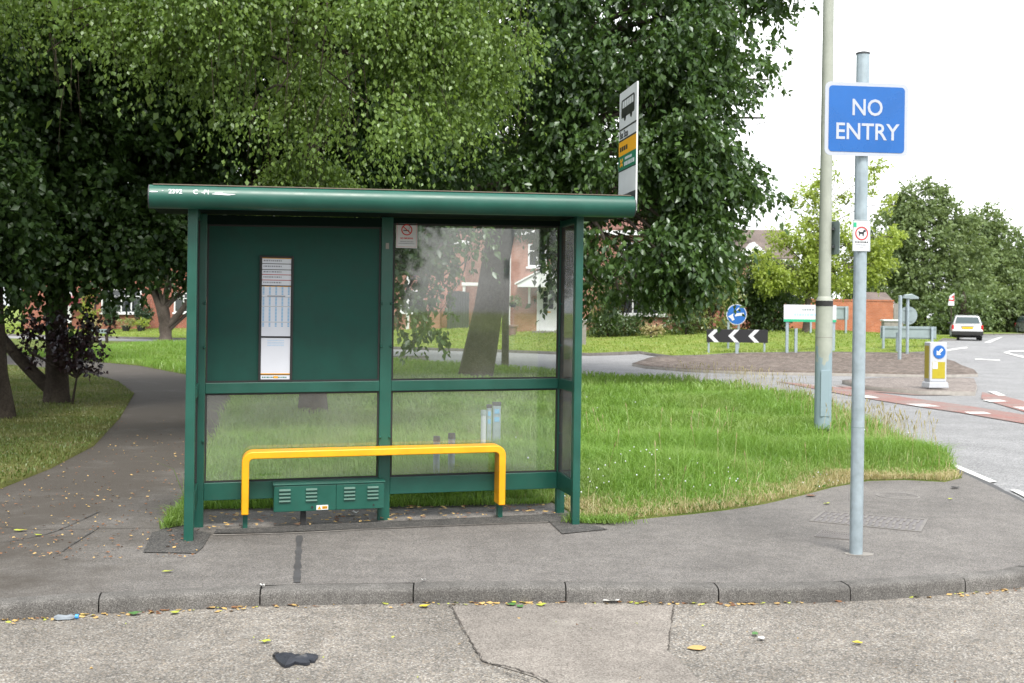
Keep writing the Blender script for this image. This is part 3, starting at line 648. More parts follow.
# timetable case
tt = empty('timetable_case', sw(.575, DP-.007, 1.045), TH, 'tall narrow timetable case with printed sheets on the solid green panel', 'timetable')
W, H = .245, .925
fr = MB(); frame_strip(fr, -W/2, W/2, 0, H, -.02, 0, .016); fr.box(-W/2+.016, W/2-.016, -.004, 0, .016, H-.016); fr.build('case_frame', M['rubber'], tt, bevel=.002)
yf = -.0105; x0, x1 = -W/2+.018, W/2-.018
def card(name, z0, z1, m='paper'): return MB().box(x0, x1, yf, -.0045, z0, z1).build(name, M[m], tt)
strip_z = [.905, .865, .822, .785, .745, .705]
for i in range(5):
    c = card('route_strip', strip_z[i+1]+.003, strip_z[i]-.001); t = MB(); scribble(t, x0+.01, x0+.14, (strip_z[i]+strip_z[i+1])/2+.004, .010, yf, i); t.build('print', M['greytext'], c)
    l = MB().box(x0, x1, yf-.0015, yf-.0002, strip_z[i+1]+.0005, strip_z[i+1]+.004).build('rule', M['red' if i in (2, 3) else 'black'], c)
c = card('timetable_sheet', .335, .700)
t = MB()
for (za, zb) in ((.640, .695), (.560, .615), (.445, .545), (.405, .432)):
    for k in range(5):
        xx = x0+.014+k*(x1-x0-.028)/4-.004
        z = za
        while z < zb: t.box(xx-.004, xx+.009, yf-.001, yf-.0001, z, z+.007); z += .0105
t.build('times', M['skyblue'], c)
t = MB(); t.box(x0+.04, x1-.04, yf-.001, yf-.0001, .626, .633)
for zz in (.552, .622, .437): t.box(x0, x1, yf-.0009, yf-.0001, zz, zz+.0025)
t.build('heading', M['greytext'], c)
MB().box(x0, x1, yf-.001, yf, .698, .7015).build('rule', M['orange'], c)
MB().box(x0, x1, yf-.006, yf, .325, .333).build('divider', M['rubber'], tt)
c = card('notice_sheet', .055, .322); t = MB(); 
for i, zz in enumerate((.305, .29, .278, .266)): scribble(t, x0+.045, x1-.045, zz, .005, yf, 20+i)
t.build('print', M['paleblue'], c); MB().box(x0, x1, yf-.001, yf-.0001, .055, .062).build('rule', M['orange'], c)
c = card('footer_strip', .018, .048); t = MB(); scribble(t, x0+.01, x1-.02, .033, .009, yf, 9); t.build('print', M['flaggreen'], c)
MB().box(-.012, .02, yf-.001, yf-.0001, .026, .042).build('footer_mark', M['orange'], c)
MB().box(x0, x1, yf-.002, yf, .905, .909).build('top_edge', M['orange'], tt)
# no smoking notice
ns_ = empty('no_smoking_notice', sw(1.532, DP-.0105, 2.04), TH, 'small white no smoking notice with red ring stuck on the clear panel', 'notice')
MB().box(-.08, .08, -.003, 0, 0, .213).build('card', M['white'], ns_)
e = MB(); frame_strip(e, -.074, .074, .008, .205, -.0045, -.0032, .0015); e.build('border', M['red'], ns_)
e = MB(); e.ring(0, .137, .034, .042, -.0055, -.0032); Mr = Matrix.Translation((0,0,.137)) @ Matrix.Rotation(R(40), 4, 'Y'); e.box(-.038, .038, -.0052, -.0034, -.0035, .0035, Mr); e.build('prohibition_ring', M['red'], ns_)
e = MB(); e.box(-.026, .010, -.0048, -.0034, .128, .135).box(.012, .017, -.0048, -.0034, .128, .135)
for k in range(3): e.box(.014+k*.004, .017+k*.004, -.0048, -.0034, .139+k*.007, .145+k*.007)
e.build('cigarette', M['black'], ns_)
e = MB(); put_text(e, 'NO SMOKING', .0165, 0, .068, -.0036, .0006, .92, ext=.0006); e.build('lettering', M['red'], ns_)
e = MB(); scribble(e, -.05, .05, .048, .006, -.0032, 3); scribble(e, -.06, .06, .034, .006, -.0032, 4); e.build('small_print', M['greytext'], ns_)
# perch bench
pb = empty('perch_bench', sw(.345, .40, 0), TH, 'yellow bent perch rail on short green legs inside the shelter', 'bench')
BL = 1.935; bz = .556; bt_ = .052; b0, b1 = -.085, .085
def bend(o_):                                        # outline of the bent rail, outer minus inner
    pts = []; r = .055-(0 if o_ else 0)
    e_ = 0 if o_ else bt_; r = .075 if o_ else .03
    top = bz-e_; l = e_; rr_ = BL-e_
    pts.append((l, .105))
    for k in range(7): a = R(180-15*k); pts.append((l+r+r*math.cos(a), top-r+r*math.sin(a)))
    for k in range(7): a = R(90-15*k); pts.append((rr_-r+r*math.cos(a), top-r+r*math.sin(a)))
    pts.append((rr_, .105)); return pts
po, pi_ = bend(True), bend(False); m_ = len(po); mb = MB()
vs = [(x, b0, z) for x, z in po]+[(x, b0, z) for x, z in pi_]+[(x, b1, z) for x, z in po]+[(x, b1, z) for x, z in pi_]
fs = []
for i in range(m_-1):
    fs += [(i, i+1, m_+i+1, m_+i), (2*m_+i, 3*m_+i, 3*m_+i+1, 2*m_+i+1), (i, 2*m_+i, 2*m_+i+1, i+1), (m_+i, m_+i+1, 3*m_+i+1, 3*m_+i)]
fs += [(0, m_, 3*m_, 2*m_), (m_-1, 3*m_-1, 4*m_-1, 2*m_-1)]
mb.add(vs, fs); mb.build('seat_rail', M['yellow'], pb, True, bevel=.007, seg=3, M=SH)
for x in (.012, BL-.042): MB().box(x, x+.034, -.03, .05, -.04, .13).build('leg', M['green'], pb, bevel=.003, M=SH)
# equipment box
ub = empty('equipment_box', sw(.572, .42, 0), TH, 'low green louvred steel box under the yellow bench', 'equipment box')
BW = .80; z0, z1 = .112, .302
MB().box(0, BW, -.07, .07, z0, z1).build('box_body', M['green'], ub, bevel=.004, M=SH)
lid = MB().box(-.006, BW+.006, -.082, .071, z1+.001, z1+.012).build('lid', M['green'], ub, bevel=.003, M=SH)
for (u, v, cs) in ((.004, .445, (.075, .265)), (.449, BW-.004, (.095, .265))):
    dr = MB().box(u, v, -.0785, -.071, z0+.003, z1-.004).build('door', M['green'], ub, bevel=.002, M=SH)
    for cx in cs:
        for k in range(4):
            zz = z1-.032-k*.026
            lo = MB().add([(u+cx-.04, -.0788, zz+.008), (u+cx+.04, -.0788, zz+.008), (u+cx+.045, -.0788, zz-.006), (u+cx-.045, -.0788, zz-.006), (u+cx+.04, -.091, zz-.005), (u+cx-.04, -.091, zz-.005)],
                   [(0, 1, 4, 5), (1, 2, 4), (0, 5, 3), (5, 4, 2, 3)]); lo.build('louvre', M['green'], dr, True, M=SH)
MB().box(.305, .39, -.0815, -.0792, z0+.007, z0+.042).build('warning_label', M['white'], ub, M=SH)
e = MB(); e.prism([(.313, z0+.012), (.341, z0+.012), (.327, z0+.037)], -.0832, -.0816); e.box(.347, .384, -.0832, -.0816, z0+.015, z0+.034); e.build('warning_symbol', M['yellow'], ub, M=SH)
e = MB(); e.box(.3255, .3285, -.0842, -.0833, z0+.017, z0+.029); scribble(e, .35, .382, z0+.028, .004, -.0833, 1); scribble(e, .35, .38, z0+.021, .004, -.0833, 2); e.build('print', M['black'], ub, M=SH)
e = MB(); e.tube([(.275, -.079, z0+.03), (.275, -.085, z0+.03)], .009, 12); e.tube([(.72, -.079, z0+.03), (.72, -.085, z0+.03)], .006, 12); e.build('lock', M['rubber'], ub, M=SH)
MB().box(.195, .235, -.025, .025, -.04, z0-.001).build('leg', M['rubber'], ub, bevel=.003, M=SH)
# bus stop flag on the roof end
fl = empty('bus_stop_flag', (.809, 8.82, 2.245+SO.z+KS*3), R(-81.6), 'tall white bus stop flag with bus symbol on the right end of the shelter roof', 'sign')
FW, FB, FT = .526, .05, .985
pl = MB(); pl.prism([(0, FB), (FW, FB), (FW, FT), (0, FT)], -.006, .006); pl.build('flag_plate', M['white'], fl, bevel=.001)
for q in (.07, .28): MB().box(q, q+.05, .009, .03, .02, .35).build('bracket', M['darkgrey'], fl, bevel=.002)
MB().box(.0, FW, -.0072, -.0061, FB+.02, FB+.15).build('base_strip', M['darkgrey'], fl)
e = MB()
for zz in (.70, .617): e.box(0, FW, -.0075, -.0061, zz-.006, zz+.006)
e.box(0, FW, -.0075, -.0061, .382, .39); e.build('rule', M['black'], fl)
MB().box(0, FW, -.0073, -.0061, .50, .609).build('orange_band', M['orange'], fl)
MB().box(0, FW, -.0073, -.0061, .391, .499).build('green_band', M['flaggreen'], fl)
e = MB(); 
KX = FW/.56
body = [(.08,.785),(.47,.785),(.49,.80),(.49,.905),(.47,.92),(.09,.92),(.075,.90),(.075,.79)]
e.prism([(x*KX, z) for x, z in body], -.0080, -.0061)
for cx in (.19, .39): e.disc(cx*KX, .785, .032, -.0080, -.0061, sx=KX)
e.build('bus_symbol', M['black'], fl)
e = MB()
for k in range(5): e.box((.115+k*.072)*KX, (.172+k*.072)*KX, -.0092, -.0081, .855, .905)
e.box(.05, .08, -.008, -.0061, .74, .80) if False else None
e.build('bus_windows', M['white'], fl)
e = MB(); put_text(e, 'Bus Stop', .078, .03, .632, -.0062, .001, .9, 'LEFT'); e.build('lettering', M['black'], fl)
e = MB(); scribble(e, .04, .27, .55, .035, -.0075, 5); e.build('lettering', M['black'], fl)
e = MB()
for a in (35, -35): e.box(-.045, .045, -.0088, -.0074, -.011, .011, Matrix.Translation((.09, 0, .445)) @ Matrix.Rotation(R(a), 4, 'Y'))
e.build('emblem', M['orange'], fl)
e = MB(); scribble(e, .20, .40, .468, .02, -.0075, 6); scribble(e, .18, .48, .428, .03, -.0075, 8); e.build('lettering', M['white'], fl)
# ================================================================ SIGNS AND STREET FURNITURE
def gp(px, py, off=0):
    x, y = P(px, py, off); return Vector((x, y, g(x, y)+off))
# no entry sign
b = gp(856, 554); ne = empty('no_entry_sign', b, R(6), 'blue and white NO ENTRY plate on a grey pole near the kerb', 'road sign')
k = b.y/F; pr_ = .042
ph = 3.31-b.z
mb = MB(); mb.tube([(0,0,-.1),(0,0,ph)], pr_, 24); mb.build('pole', M['galv'], ne, True)
MB().tube([(0,0,ph+.001),(0,0,ph+.012),(0,0,ph+.018)], [pr_+.003, pr_+.003, pr_*.6], 24).build('cap', M['darkgrey'], ne, True)
zc = 2.876-b.z; xo = .006
mb = MB(); mb.prism(rrect(.562, .478, .04, 6, xo, zc), -.060, -.055); pl_ = mb.build('sign_plate', M['signwhite'], ne)
mb = MB(); mb.prism(rrect(.512, .428, .025, 6, xo, zc), -.0622, -.0602); mb.build('blue_field', M['blue'], pl_)
mb = MB(); put_text(mb, 'NO', .150, xo+.002, zc+.026, -.0625, .002, .90); put_text(mb, 'ENTRY', .150, xo+.002, zc-.131, -.0625, .002, .93); mb.build('lettering', M['signwhite'], pl_)
for zz in (zc+.14, zc-.14):
    mb = MB(); mb.box(xo-.2, xo+.2, -.0545, -.044, zz-.018, zz+.018); mb.ring(0, 0, pr_+.001, pr_+.006, zz-.015, zz+.015, 24, Matrix(((1,0,0,0),(0,0,1,0),(0,1,0,0),(0,0,0,1))))
    mb.build('clamp', M['alu'], ne)
mb = MB(); mb.tube([(0,0,.83),(0,0,.836)], pr_+.0015, 24); mb.build('band', M['alu'], ne)
# dog notice
dn = empty('dog_fouling_notice', b+Vector((-.014,0,2.02-b.z)), R(8), 'small white notice with a dog in a red ring on the grey pole', 'notice')
mb = MB(); mb.prism(rrect(.122, .205, .004, 3, 0, .1), -.049, -.044); c_ = mb.build('card', M['white'], dn)
mb = MB(); frame_strip(mb, -.059, .059, -.0005, .2005, -.0505, -.0492, .0025); mb.build('border', M['alu'], dn)
mb = MB(); mb.ring(0, .115, .037, .044, -.0515, -.0492); mb.build('prohibition_ring', M['red'], dn)
dog = [(-.020,.100),(-.014,.100),(-.012,.112),(.006,.112),(.008,.097),(.014,.097),(.015,.115),(.018,.126),(.027,.126),(.028,.132),(.019,.139),(.013,.136),(.009,.124),(-.012,.124),(-.020,.130),(-.023,.127),(-.017,.118)]
mb = MB(); mb.prism(dog, -.0512, -.0492); mb.build('dog_symbol', M['black'], dn)
mb = MB(); scribble(mb, -.046, .044, .058, .009, -.0492, 4); mb.build('print', M['black'], dn)
mb = MB(); scribble(mb, -.036, .034, .040, .006, -.0492, 5); scribble(mb, -.012, .012, .026, .005, -.0492, 6); mb.build('small_print', M['greytext'], dn)
mb = MB(); mb.box(-.056, -.036, -.0505, -.0492, .155, .185); mb.build('corner_mark', M['emerald'], dn)
# lamp post
b = gp(822.5, 435); lp = empty('lamp_post', b, 0, 'tall pale lamp post with peeling grey paint standing in the verge grass', 'lamp post')
zj = 1.79-b.z; LH = 8.0
mb = MB(); mb.tube([(0,0,-.2),(0,0,zj-.04),(0,0,zj),(0,0,zj+.05)], [.108,.108,.108,.082], 28); mb.build('base_section', M['lamp'], lp, True)
mb = MB(); mb.tube([(0,0,zj+.03),(0,0,4),(0,0,LH-.2)], [.080,.076,.062], 24); mb.tube([(0,0,LH-.25),(0,0,LH),(.1,-.2,LH+.25),(.3,-.6,LH+.4),(.55,-1.1,LH+.45)], [.05,.045,.035,.03,.028], 14); mb.build('shaft', M['lamp'], lp, True)
mb = MB(); mb.tube([(0,0,zj-.075),(0,0,zj-.005)], .1105, 28); mb.build('black_band', M['rubber'], lp, True)
mb = MB(); mb.tube([(0,0,.0),(0,0,.07),(0,0,.09)], [.113,.112,.1085], 28); mb.build('foot_band', M['rubber'], lp, True)
mb = MB(); mb.box(-.06,.06,-.112,-.104,.25,.85); mb.build('access_door', M['lamp'], lp, bevel=.01)
mb = MB(); mb.tube([(0,0,1.27),(0,0,1.276)], .1095, 28); mb.build('seam', M['concrete'], lp, True)
mb = MB(); mb.prism(rrect(.75, .14, .06, 5, 0, 0), -.14, .14); 
mb.build('lantern', M['alu'], lp, bevel=.02, M=Matrix.Translation((.68,-1.36,LH+.46)) @ Matrix.Rotation(R(-63), 4, 'Z'))
pt = at(833, 238, b.y)
ps = empty('side_plate', Vector((b.x, b.y, 0))+Vector((0,0,pt.z)), R(-78), 'narrow dark plate clamped edge-on to the right of the lamp post shaft', 'sign')
mb = MB(); mb.prism(rrect(.34, .43, .03, 4, 0, 0), .112, .117); mb.build('plate', M['alu'], ps)
mb = MB(); mb.box(-.05,.05,.072,.111,.10,.13).box(-.05,.05,.072,.111,-.13,-.10); mb.build('bracket', M['darkgrey'], ps)
# chevron board
b = gp(737, 352, .04); s = b.y/F
cv = empty('chevron_board', b, R(3), 'black board with three white chevrons pointing left', 'chevron sign')
zt = at(737, 329.5, b.y).z-b.z; zb = at(737, 342.5, b.y).z-b.z; hw = 31*s; hh = (zt-zb)/2; zc = (zt+zb)/2
brd = MB().box(-hw, hw, -.03, 0, zb, zt).build('board', M['black'], cv, bevel=.004)
for i in range(3):
    mb = MB(); cx = -hw+.05+i*(2*hw/3)*.985; w = .23*hh*2; a = hh*.98
    mb.prism([(cx+.0, zc), (cx+a*1.0, zc+a), (cx+a*1.0+w*1.6, zc+a), (cx+w*1.6, zc), (cx+a*1.0+w*1.6, zc-a), (cx+a*1.0, zc-a)], -.0345, -.0305); mb.build('chevron', M['white'], brd)
for x in (-hw+.09, hw-.12): MB().box(x-.035, x+.035, .002, .06, -.25, zc).build('leg', M['galv'], cv)
MB().box(-.06, .06, .002, .06, -.1, zc).build('leg', M['galv'], cv)
# blue round sign behind
b = gp(736, 348, .04); s = b.y/F; rs = empty('roundabout_sign', b, R(4), 'round blue sign with white arrow shapes above the chevron board', 'road sign')
c0 = at(736, 314.5, b.y); zc = c0.z-b.z; r = 10.3*s
mb = MB(); mb.tube([(-r*.75,.05,-.1),(-r*.75,.05,zc+.25)], .045, 12); mb.build('post', M['galv'], rs, True)
mb = MB(); mb.tube([(r*.25,.05,-.1),(r*.25,.05,zc+.2)], .045, 12); mb.build('post', M['galv'], rs, True)
dsc = MB().disc(0, zc, r, -.02, -.005, 36).build('rim', M['white'], rs)
MB().disc(0, zc, r*.94, -.0245, -.0205, 36).build('blue_disc', M['blue'], dsc)
mb = MB(); mb.prism([(-r*.15, zc-r*.18), (r*.72, zc-r*.05), (r*.72, zc+r*.17), (-r*.15, zc+r*.1)], -.029, -.0248)
mb.prism([(-r*.85, zc-r*.2), (-r*.30, zc+.1*r), (-r*.38, zc-r*.1), (-r*.2, zc-.5*r), (-r*.45, zc-r*.62), (-r*.52, zc-r*.42)], -.0292, -.0250)
mb.prism([(-r*.1, zc+r*.35), (r*.1, zc+r*.6), (r*.3, zc+r*.72), (r*.2, zc+.5*r)], -.0292, -.0250); mb.build('arrow', M['white'], dsc)
# town sign
b = gp(807, 346); s = b.y/F; ts = empty('welcome_sign', b, R(2), 'white town sign with a green strip along its lower edge on grey posts', 'sign')
zt = at(813, 305, b.y).z-b.z; zb = at(813, 322, b.y).z-b.z; xL = (783-807)*s; xR = (836-807)*s
bd = MB().box(xL, xR, -.03, 0, zb, zt).build('board', M['white'], ts, bevel=.004)
MB().box(xL, xR, -.0335, -.0305, zb, zb+.15*(zt-zb)).build('green_strip', M['emerald'], bd)
mb = MB(); h = zt-zb; scribble(mb, xL+.35*(xR-xL), xL+.58*(xR-xL), zb+.72*h, .05*h*2, -.0305, 3); mb.build('lettering', M['alu'], bd)
mb = MB(); scribble(mb, xL+.2*(xR-xL), xL+.84*(xR-xL), zb+.42*h, .13*h, -.0305, 4); mb.build('lettering', M['paleblue'], bd)
mb = MB(); mb.disc(xL+.645*(xR-xL), zb+.72*h, .08*h, -.033, -.0305); mb.disc(xL+.61*(xR-xL), zb+.8*h, .04*h, -.033, -.0305); mb.build('emblem', M['skyblue'], bd)
for x in ((787-807)*s, (796-807)*s, (834-807)*s): 
    top = zc if False else (zb+.2 if x != (796-807)*s else zb-.25)
    MB().box(x-.05, x+.05, .002, .09, -.3, top).build('post', M['galv'], ts)
# backs of signs
def back_sign(px, py, x0, x1, y0, y1, legs, label, name='direction_sign', legbot=None):
    b = gp(px, py); s = b.y/F; o = empty(name, b, 0, label, 'road sign')
    zt = at(px, y0, b.y).z-b.z; zb = at(px, y1, b.y).z-b.z
    p_ = MB().box((x0-px)*s, (x1-px)*s, -.012, 0, zb, zt).build('sign_plate', M['alu'], o, bevel=.003)
    for q in (zb+.07, zt-.07): MB().box((x0-px)*s+.03, (x1-px)*s-.03, -.04, -.0125, q-.025, q+.025).build('stiffener', M['alu'], p_)
    for lx in legs: MB().box((lx-px)*s-.04, (lx-px)*s+.04, -.13, -.042, -.3, zt).build('leg', M['galv'], o)
back_sign(908, 349.5, 880, 936, 326.3, 338.8, (882.5, 931), 'wide grey back of a direction sign on two legs')
back_sign(822, 343, 806, 848, 306, 319.5, (810, 845), 'grey back of a sign to the right of the lamp post')
b = gp(907, 352, .04); s = b.y/F; cs_ = empty('circular_sign', b, 0, 'grey back of a round sign on a post with a small lamp on top', 'road sign')
zc = at(908, 315.5, b.y).z-b.z; r = 9.2*s
MB().disc(.02, zc, r, -.012, 0, 32).build('disc', M['alu'], cs_)
mb = MB(); mb.tube([(-.02,-.075,-.2),(-.02,-.075,at(906,299,b.y).z-b.z)], .055, 14); mb.build('post', M['galv'], cs_, True)
mb = MB(); mb.box(-.10,.10,-.02,.0,-.04,.04); 
for q in (-.6, .6): MB().box(-r*.5, r*.5, -.03, -.0125, zc+q*r-.02, zc+q*r+.02).build('stiffener', M['alu'], cs_)
zl = at(906, 298.5, b.y).z-b.z
mb = MB(); mb.prism([(-.2,zl),(-.15,zl+.14),(.1,zl+.17),(.36,zl+.05),(.36,zl-.02),(.05,zl-.03)], -.17, .03); mb.build('lamp_head', M['alu'], cs_, bevel=.02)
b = gp(899.5, 358, .04); tp = empty('grey_post', b, 0, 'tall plain grey post beside the round sign', 'post')
mb = MB(); zt = at(899, 296, b.y).z-b.z; mb.tube([(0,0,-.2),(0,0,zt)], .062, 14); mb.build('pole', M['galv'], tp, True)
mb = MB(); mb.tube([(0,0,zt+.001),(0,0,zt+.02)], [.064,.05], 14); mb.build('cap', M['alu'], tp, True)
b = gp(897, 351, .04); tp = empty('grey_post', b, 0, 'short grey post left of the tall plain post', 'post')
mb = MB(); zt = at(897, 333, b.y).z-b.z; mb.tube([(0,0,-.2),(0,0,zt)], .05, 12); mb.build('pole', M['galv'], tp, True); MB().tube([(0,0,zt+.001),(0,0,zt+.03)], [.052,.03], 12).build('cap', M['alu'], tp, True)
b = gp(892, 341); bx_ = empty('white_cabinet', b, 0, 'small pale box behind the direction sign', 'cabinet')
MB().box(-.42,.42,-.2,.2,-.05,.62).build('body', M['concrete'], bx_, bevel=.03); MB().box(-.46,.46,-.24,.24,.622,.70).build('lid', M['white'], bx_, bevel=.02)
# keep left bollard
b = gp(935, 387.5, .03); s = b.y/F; kbd = empty('keep_left_bollard', b, R(8), 'white and yellow traffic bollard with a blue arrow disc on the island', 'bollard')
W2, D2, H2 = 9.0*s, .13, 45.5*s
MB().prism([(-W2*1.18, 0), (W2*1.18, 0), (W2*1.1, .10), (W2, .13), (-W2, .13), (-W2*1.1, .10)], -D2*1.3, D2*1.3).build('base', M['bollardwhite'], kbd, bevel=.012)
MB().box(-W2, W2, -D2, D2, .132, H2).build('shell', M['bollardwhite'], kbd, bevel=.022, seg=3)
zc = H2-7.0*s-.06; rd = 6.6*s
dd = MB().disc(.015, zc, rd, -D2-.012, -D2-.001, 36).build('blue_disc', M['blue'], kbd)
ar = [(-.75,0),(-.15,.6),(-.15,.22),(.75,.22),(.75,-.22),(-.15,-.22),(-.15,-.6)]; a = R(45)
mb = MB(); mb.prism([(.015+rd*.85*(x*math.cos(a)-y*math.sin(a)), zc+rd*.85*(x*math.sin(a)+y*math.cos(a))) for x, y in ar], -D2-.016, -D2-.0125); mb.build('arrow', M['white'], dd)
MB().box(-W2*.72, W2*.78, -D2-.006, -D2-.001, .20, zc-rd-.07).build('yellow_panel', M['bollardyellow'], kbd)
mb = MB(); mb.box(-W2*.70, -W2*.1, -D2-.009, -D2-.0062, zc-rd-.22, zc-rd-.075); mb.build('sticker', M['white'], kbd)
MB().box(-W2-.006, -W2-.001, -D2*.7, D2*.7, .20, H2-.08).build('yellow_panel', M['bollardyellow'], kbd)
# estate board
b = gp(951, 337); s = b.y/F; eb = empty('sale_board', b, 0, 'red and white board on a thin post by the distant hedge', 'board')
zt = at(949, 294.5, b.y).z-b.z; zb = at(949, 305.5, b.y).z-b.z
mb = MB(); mb.box(-.03,.03,-.01,.05,-.3,zb+.2); mb.build('post', M['bark'], eb)
q = MB().prism([(-3.5*s, zb), (2.5*s, zb), (2.5*s, zt+.1), (-2.2*s, zt-.1)], -.04, -.011).build('board', M['white'], eb)
MB().prism([(-2.9*s, zb+.42*(zt-zb)), (2.3*s, zb+.38*(zt-zb)), (2.3*s, zt-.02), (-2.0*s, zt-.2)], -.045, -.0405).build('red_field', M['red'], q)
mb = MB(); scribble(mb, -1.8*s, 1.6*s, zb+.62*(zt-zb), .12, -.0455, 2); mb.build('lettering', M['white'], q)
# street name plate, left
b = gp(104, 343); s = b.y/F; sp_ = empty('street_name_plate', b, R(-8), 'low white street name plate on two short posts by the left trees', 'street sign')
zt = at(101, 329, b.y).z-b.z; zb = at(101, 333.3, b.y).z-b.z
q = MB().box((91-104)*s, (109.5-104)*s, -.025, 0, zb, zt).build('plate', M['alu'], sp_)
mb = MB(); scribble(mb, (92.5-104)*s, (108-104)*s, (zt+zb)/2, .09, -.0255, 3); mb.build('lettering', M['black'], q)
for x in (96, 106.3): MB().box((x-104)*s-.05, (x-104)*s+.05, .002, .10, -.3, zt-.03).build('post', M['bark'], sp_)
# marker posts in the verge behind the shelter
mk = [(436,492,436,6.5,'c','left of the pair of plain pale marker posts'),(451,490,433,7,'c','right of the pair of plain pale marker posts'),(483,462,410,5.5,'w','white marker post left of the blue labelled posts'),(488.5,460,404.5,4.5,'b','thin marker post just left of the widest blue labelled post'),(496,459,402,8,'b','widest marker post with a blue labelled face')]
for px, yb, yt, w, kd, lab in mk:
    b = gp(px, yb, .02); s = b.y/F; o = empty('marker_post', b, R(6), lab, 'marker post', 'short marker posts in the grass behind the shelter')
    h = (yb-yt)*s; 
    mb = MB(); mb.tube([(0,0,-.1),(0,0,h*.9)], w*s/2, 12) if kd != 'b' else mb.box(-w*s/2, w*s/2, -.03, .03, -.1, h*.94)
    mb.build('shaft', M['galv'] if kd != 'w' else M['bollardwhite'], o, kd != 'b', bevel=0 if kd != 'b' else .006)
    mb = MB(); mb.tube([(0,0,h*.9+.001),(0,0,h)], [w*s/2+.004, w*s/2], 12) if kd != 'b' else mb.box(-w*s/2-.003, w*s/2+.003, -.034, .034, h*.94+.001, h); mb.build('cap', M['darkgrey'] if kd != 'w' else M['alu'], o)
    if kd == 'b':
        mb = MB()
        mb.box(-w*s*.3, w*s*.3, -.0335, -.0305, .66*h, .74*h); mb.box(-w*s*.3, w*s*.3, -.0335, -.0305, .80*h, .88*h)
        mb.build('label', M['skyblue'], o)
b = gp(583.5, 345); s = b.y/F; o = empty('pale_pillar', b, 0, 'slim pale pillar on the far grass just right of the shelter', 'pillar')
h = b.z*0+(at(583,319,b.y).z-b.z); MB().box(-.10,.10,-.1,.1,-.2,h-.08).build('shaft', M['concrete'], o, bevel=.02); MB().box(-.13,.13,-.13,.13,h-.078,h).build('cap', M['white'], o, bevel=.02)
# overhead wire
w0 = Vector((lp.location.x, lp.location.y, at(826,84,lp.location.y).z)); w1 = Vector((55, 88, 11.5)); mb = MB()
mb.tube([w0.lerp(w1, t)+Vector((0,0,-.5*4*t*(1-t))) for t in [i/24 for i in range(25)]], .007, 5); tag(mb.build('overhead_wire', M['alu'], smooth_=True), 'thin grey overhead wire sloping across the sky', 'wire')
# manhole covers
def quadcover(px, label, kind='ridge'):
    pts = [np.array(p) for p in PP(px)]; c = sum(pts)/4; o = empty('manhole_cover', (c[0], c[1], g(*c)), 0, label, 'manhole cover')
    def q(u, v): 
        p = (pts[0]*(1-u)*(1-v)+pts[1]*u*(1-v)+pts[2]*u*v+pts[3]*(1-u)*v)-c; return p
    zc_ = lambda p: g(*(p+c))-g(*c)
    def patch(mb, u0, u1, v0, v1, za, zb):
        ps_ = [q(u0,v0), q(u1,v0), q(u1,v1), q(u0,v1)]
        mb.add([(p[0],p[1],zc_(p)+za) for p in ps_]+[(p[0],p[1],zc_(p)+zb) for p in ps_], [(3,2,1,0),(4,5,6,7),(0,1,5,4),(1,2,6,5),(2,3,7,6),(3,0,4,7)])
    f_ = MB(); 
    for a in ((0,1,0,.05),(0,1,.95,1),(0,.03,.05,.95),(.97,1,.05,.95)): patch(f_, *a, -.03, .007)
    f_.build('rim', M['cover'], o)
    pl = MB(); patch(pl, .032,.968,.055,.945,-.03,.003); pl.build('plate', M['coverplate'], o)
    rd_ = MB(); n_ = 15
    for i in range(n_):
        for j in range(3):
            u = .05+.9*(i+(.15 if j % 2 else .4))/n_; v = .09+.29*j
            patch(rd_, u, u+.022, v, v+.24, .0031, .008)
    rd_.build('tread', M['cover'], o)
M['coverplate'] = paint('worn iron cover', (.115,.105,.105,1), .6, .25, 12, .5, (.2,.19,.18,1), .3)
quadcover([(809,521.5),(921,532.5),(928,520),(823,511.5)], 'long ribbed rectangular access cover behind the sign pole')
quadcover([(814,537),(856,541),(861,534.5),(822,530.5)], 'small rectangular access cover beside the sign pole')
c = gp(898, 496); o = empty('manhole_cover', c, 0, 'round worn cover set in the pavement near the grass tip', 'manhole cover')
ZY = Matrix(((1,0,0,0),(0,0,1,0),(0,1,0,0),(0,0,0,1)))
MB().ring(0,0,.165,.185,-.02,.003,32,ZY).build('rim', M['cover'], o); MB().disc(0,0,.164,-.02,.0015,32,ZY).build('plate', M['pave'], o)
c = gp(856, 554); tag(MB().disc(c.x+.02, c.y, .062, c.z-.02, c.z+.004, 9, ZY, 1.6).build('mortar_collar', M['concrete']), kind='structure')
# ---------------------------------------------------------------- litter
def flake(name, px, py, L0, W0, m, label, road=False, rot=0, curl=.012, cat='leaf', shape=None, group='fallen leaves on the ground'):
    off = RD+.006 if road else .006
    b = gp(px, py, off); mb = MB(); shape = shape or [(-.5,0),(-.3,.32),(0,.5),(.3,.36),(.5,0),(.28,-.34),(0,-.5),(-.32,-.3)]
    n_ = len(shape); vs = [(0,0,curl*.2)]+[(x*L0*random.uniform(.85,1.1), y*W0*random.uniform(.85,1.1), curl*random.uniform(.3,1)) for x, y in shape]
    vs += [(x, y, z+.0015) for x, y, z in vs]
    fs = [(0, 1+(i+1) % n_, 1+i) for i in range(n_)]+[(n_+1, n_+2+i, n_+2+(i+1) % n_) for i in range(n_)]+[(1+i, 1+(i+1) % n_, n_+2+(i+1) % n_, n_+2+i) for i in range(n_)]
    o = mb.add(vs, fs).build(name, m); o.location = b; o.rotation_euler = (0, 0, R(rot)); return tag(o, label, cat, group if name == 'fallen_leaf' else None)
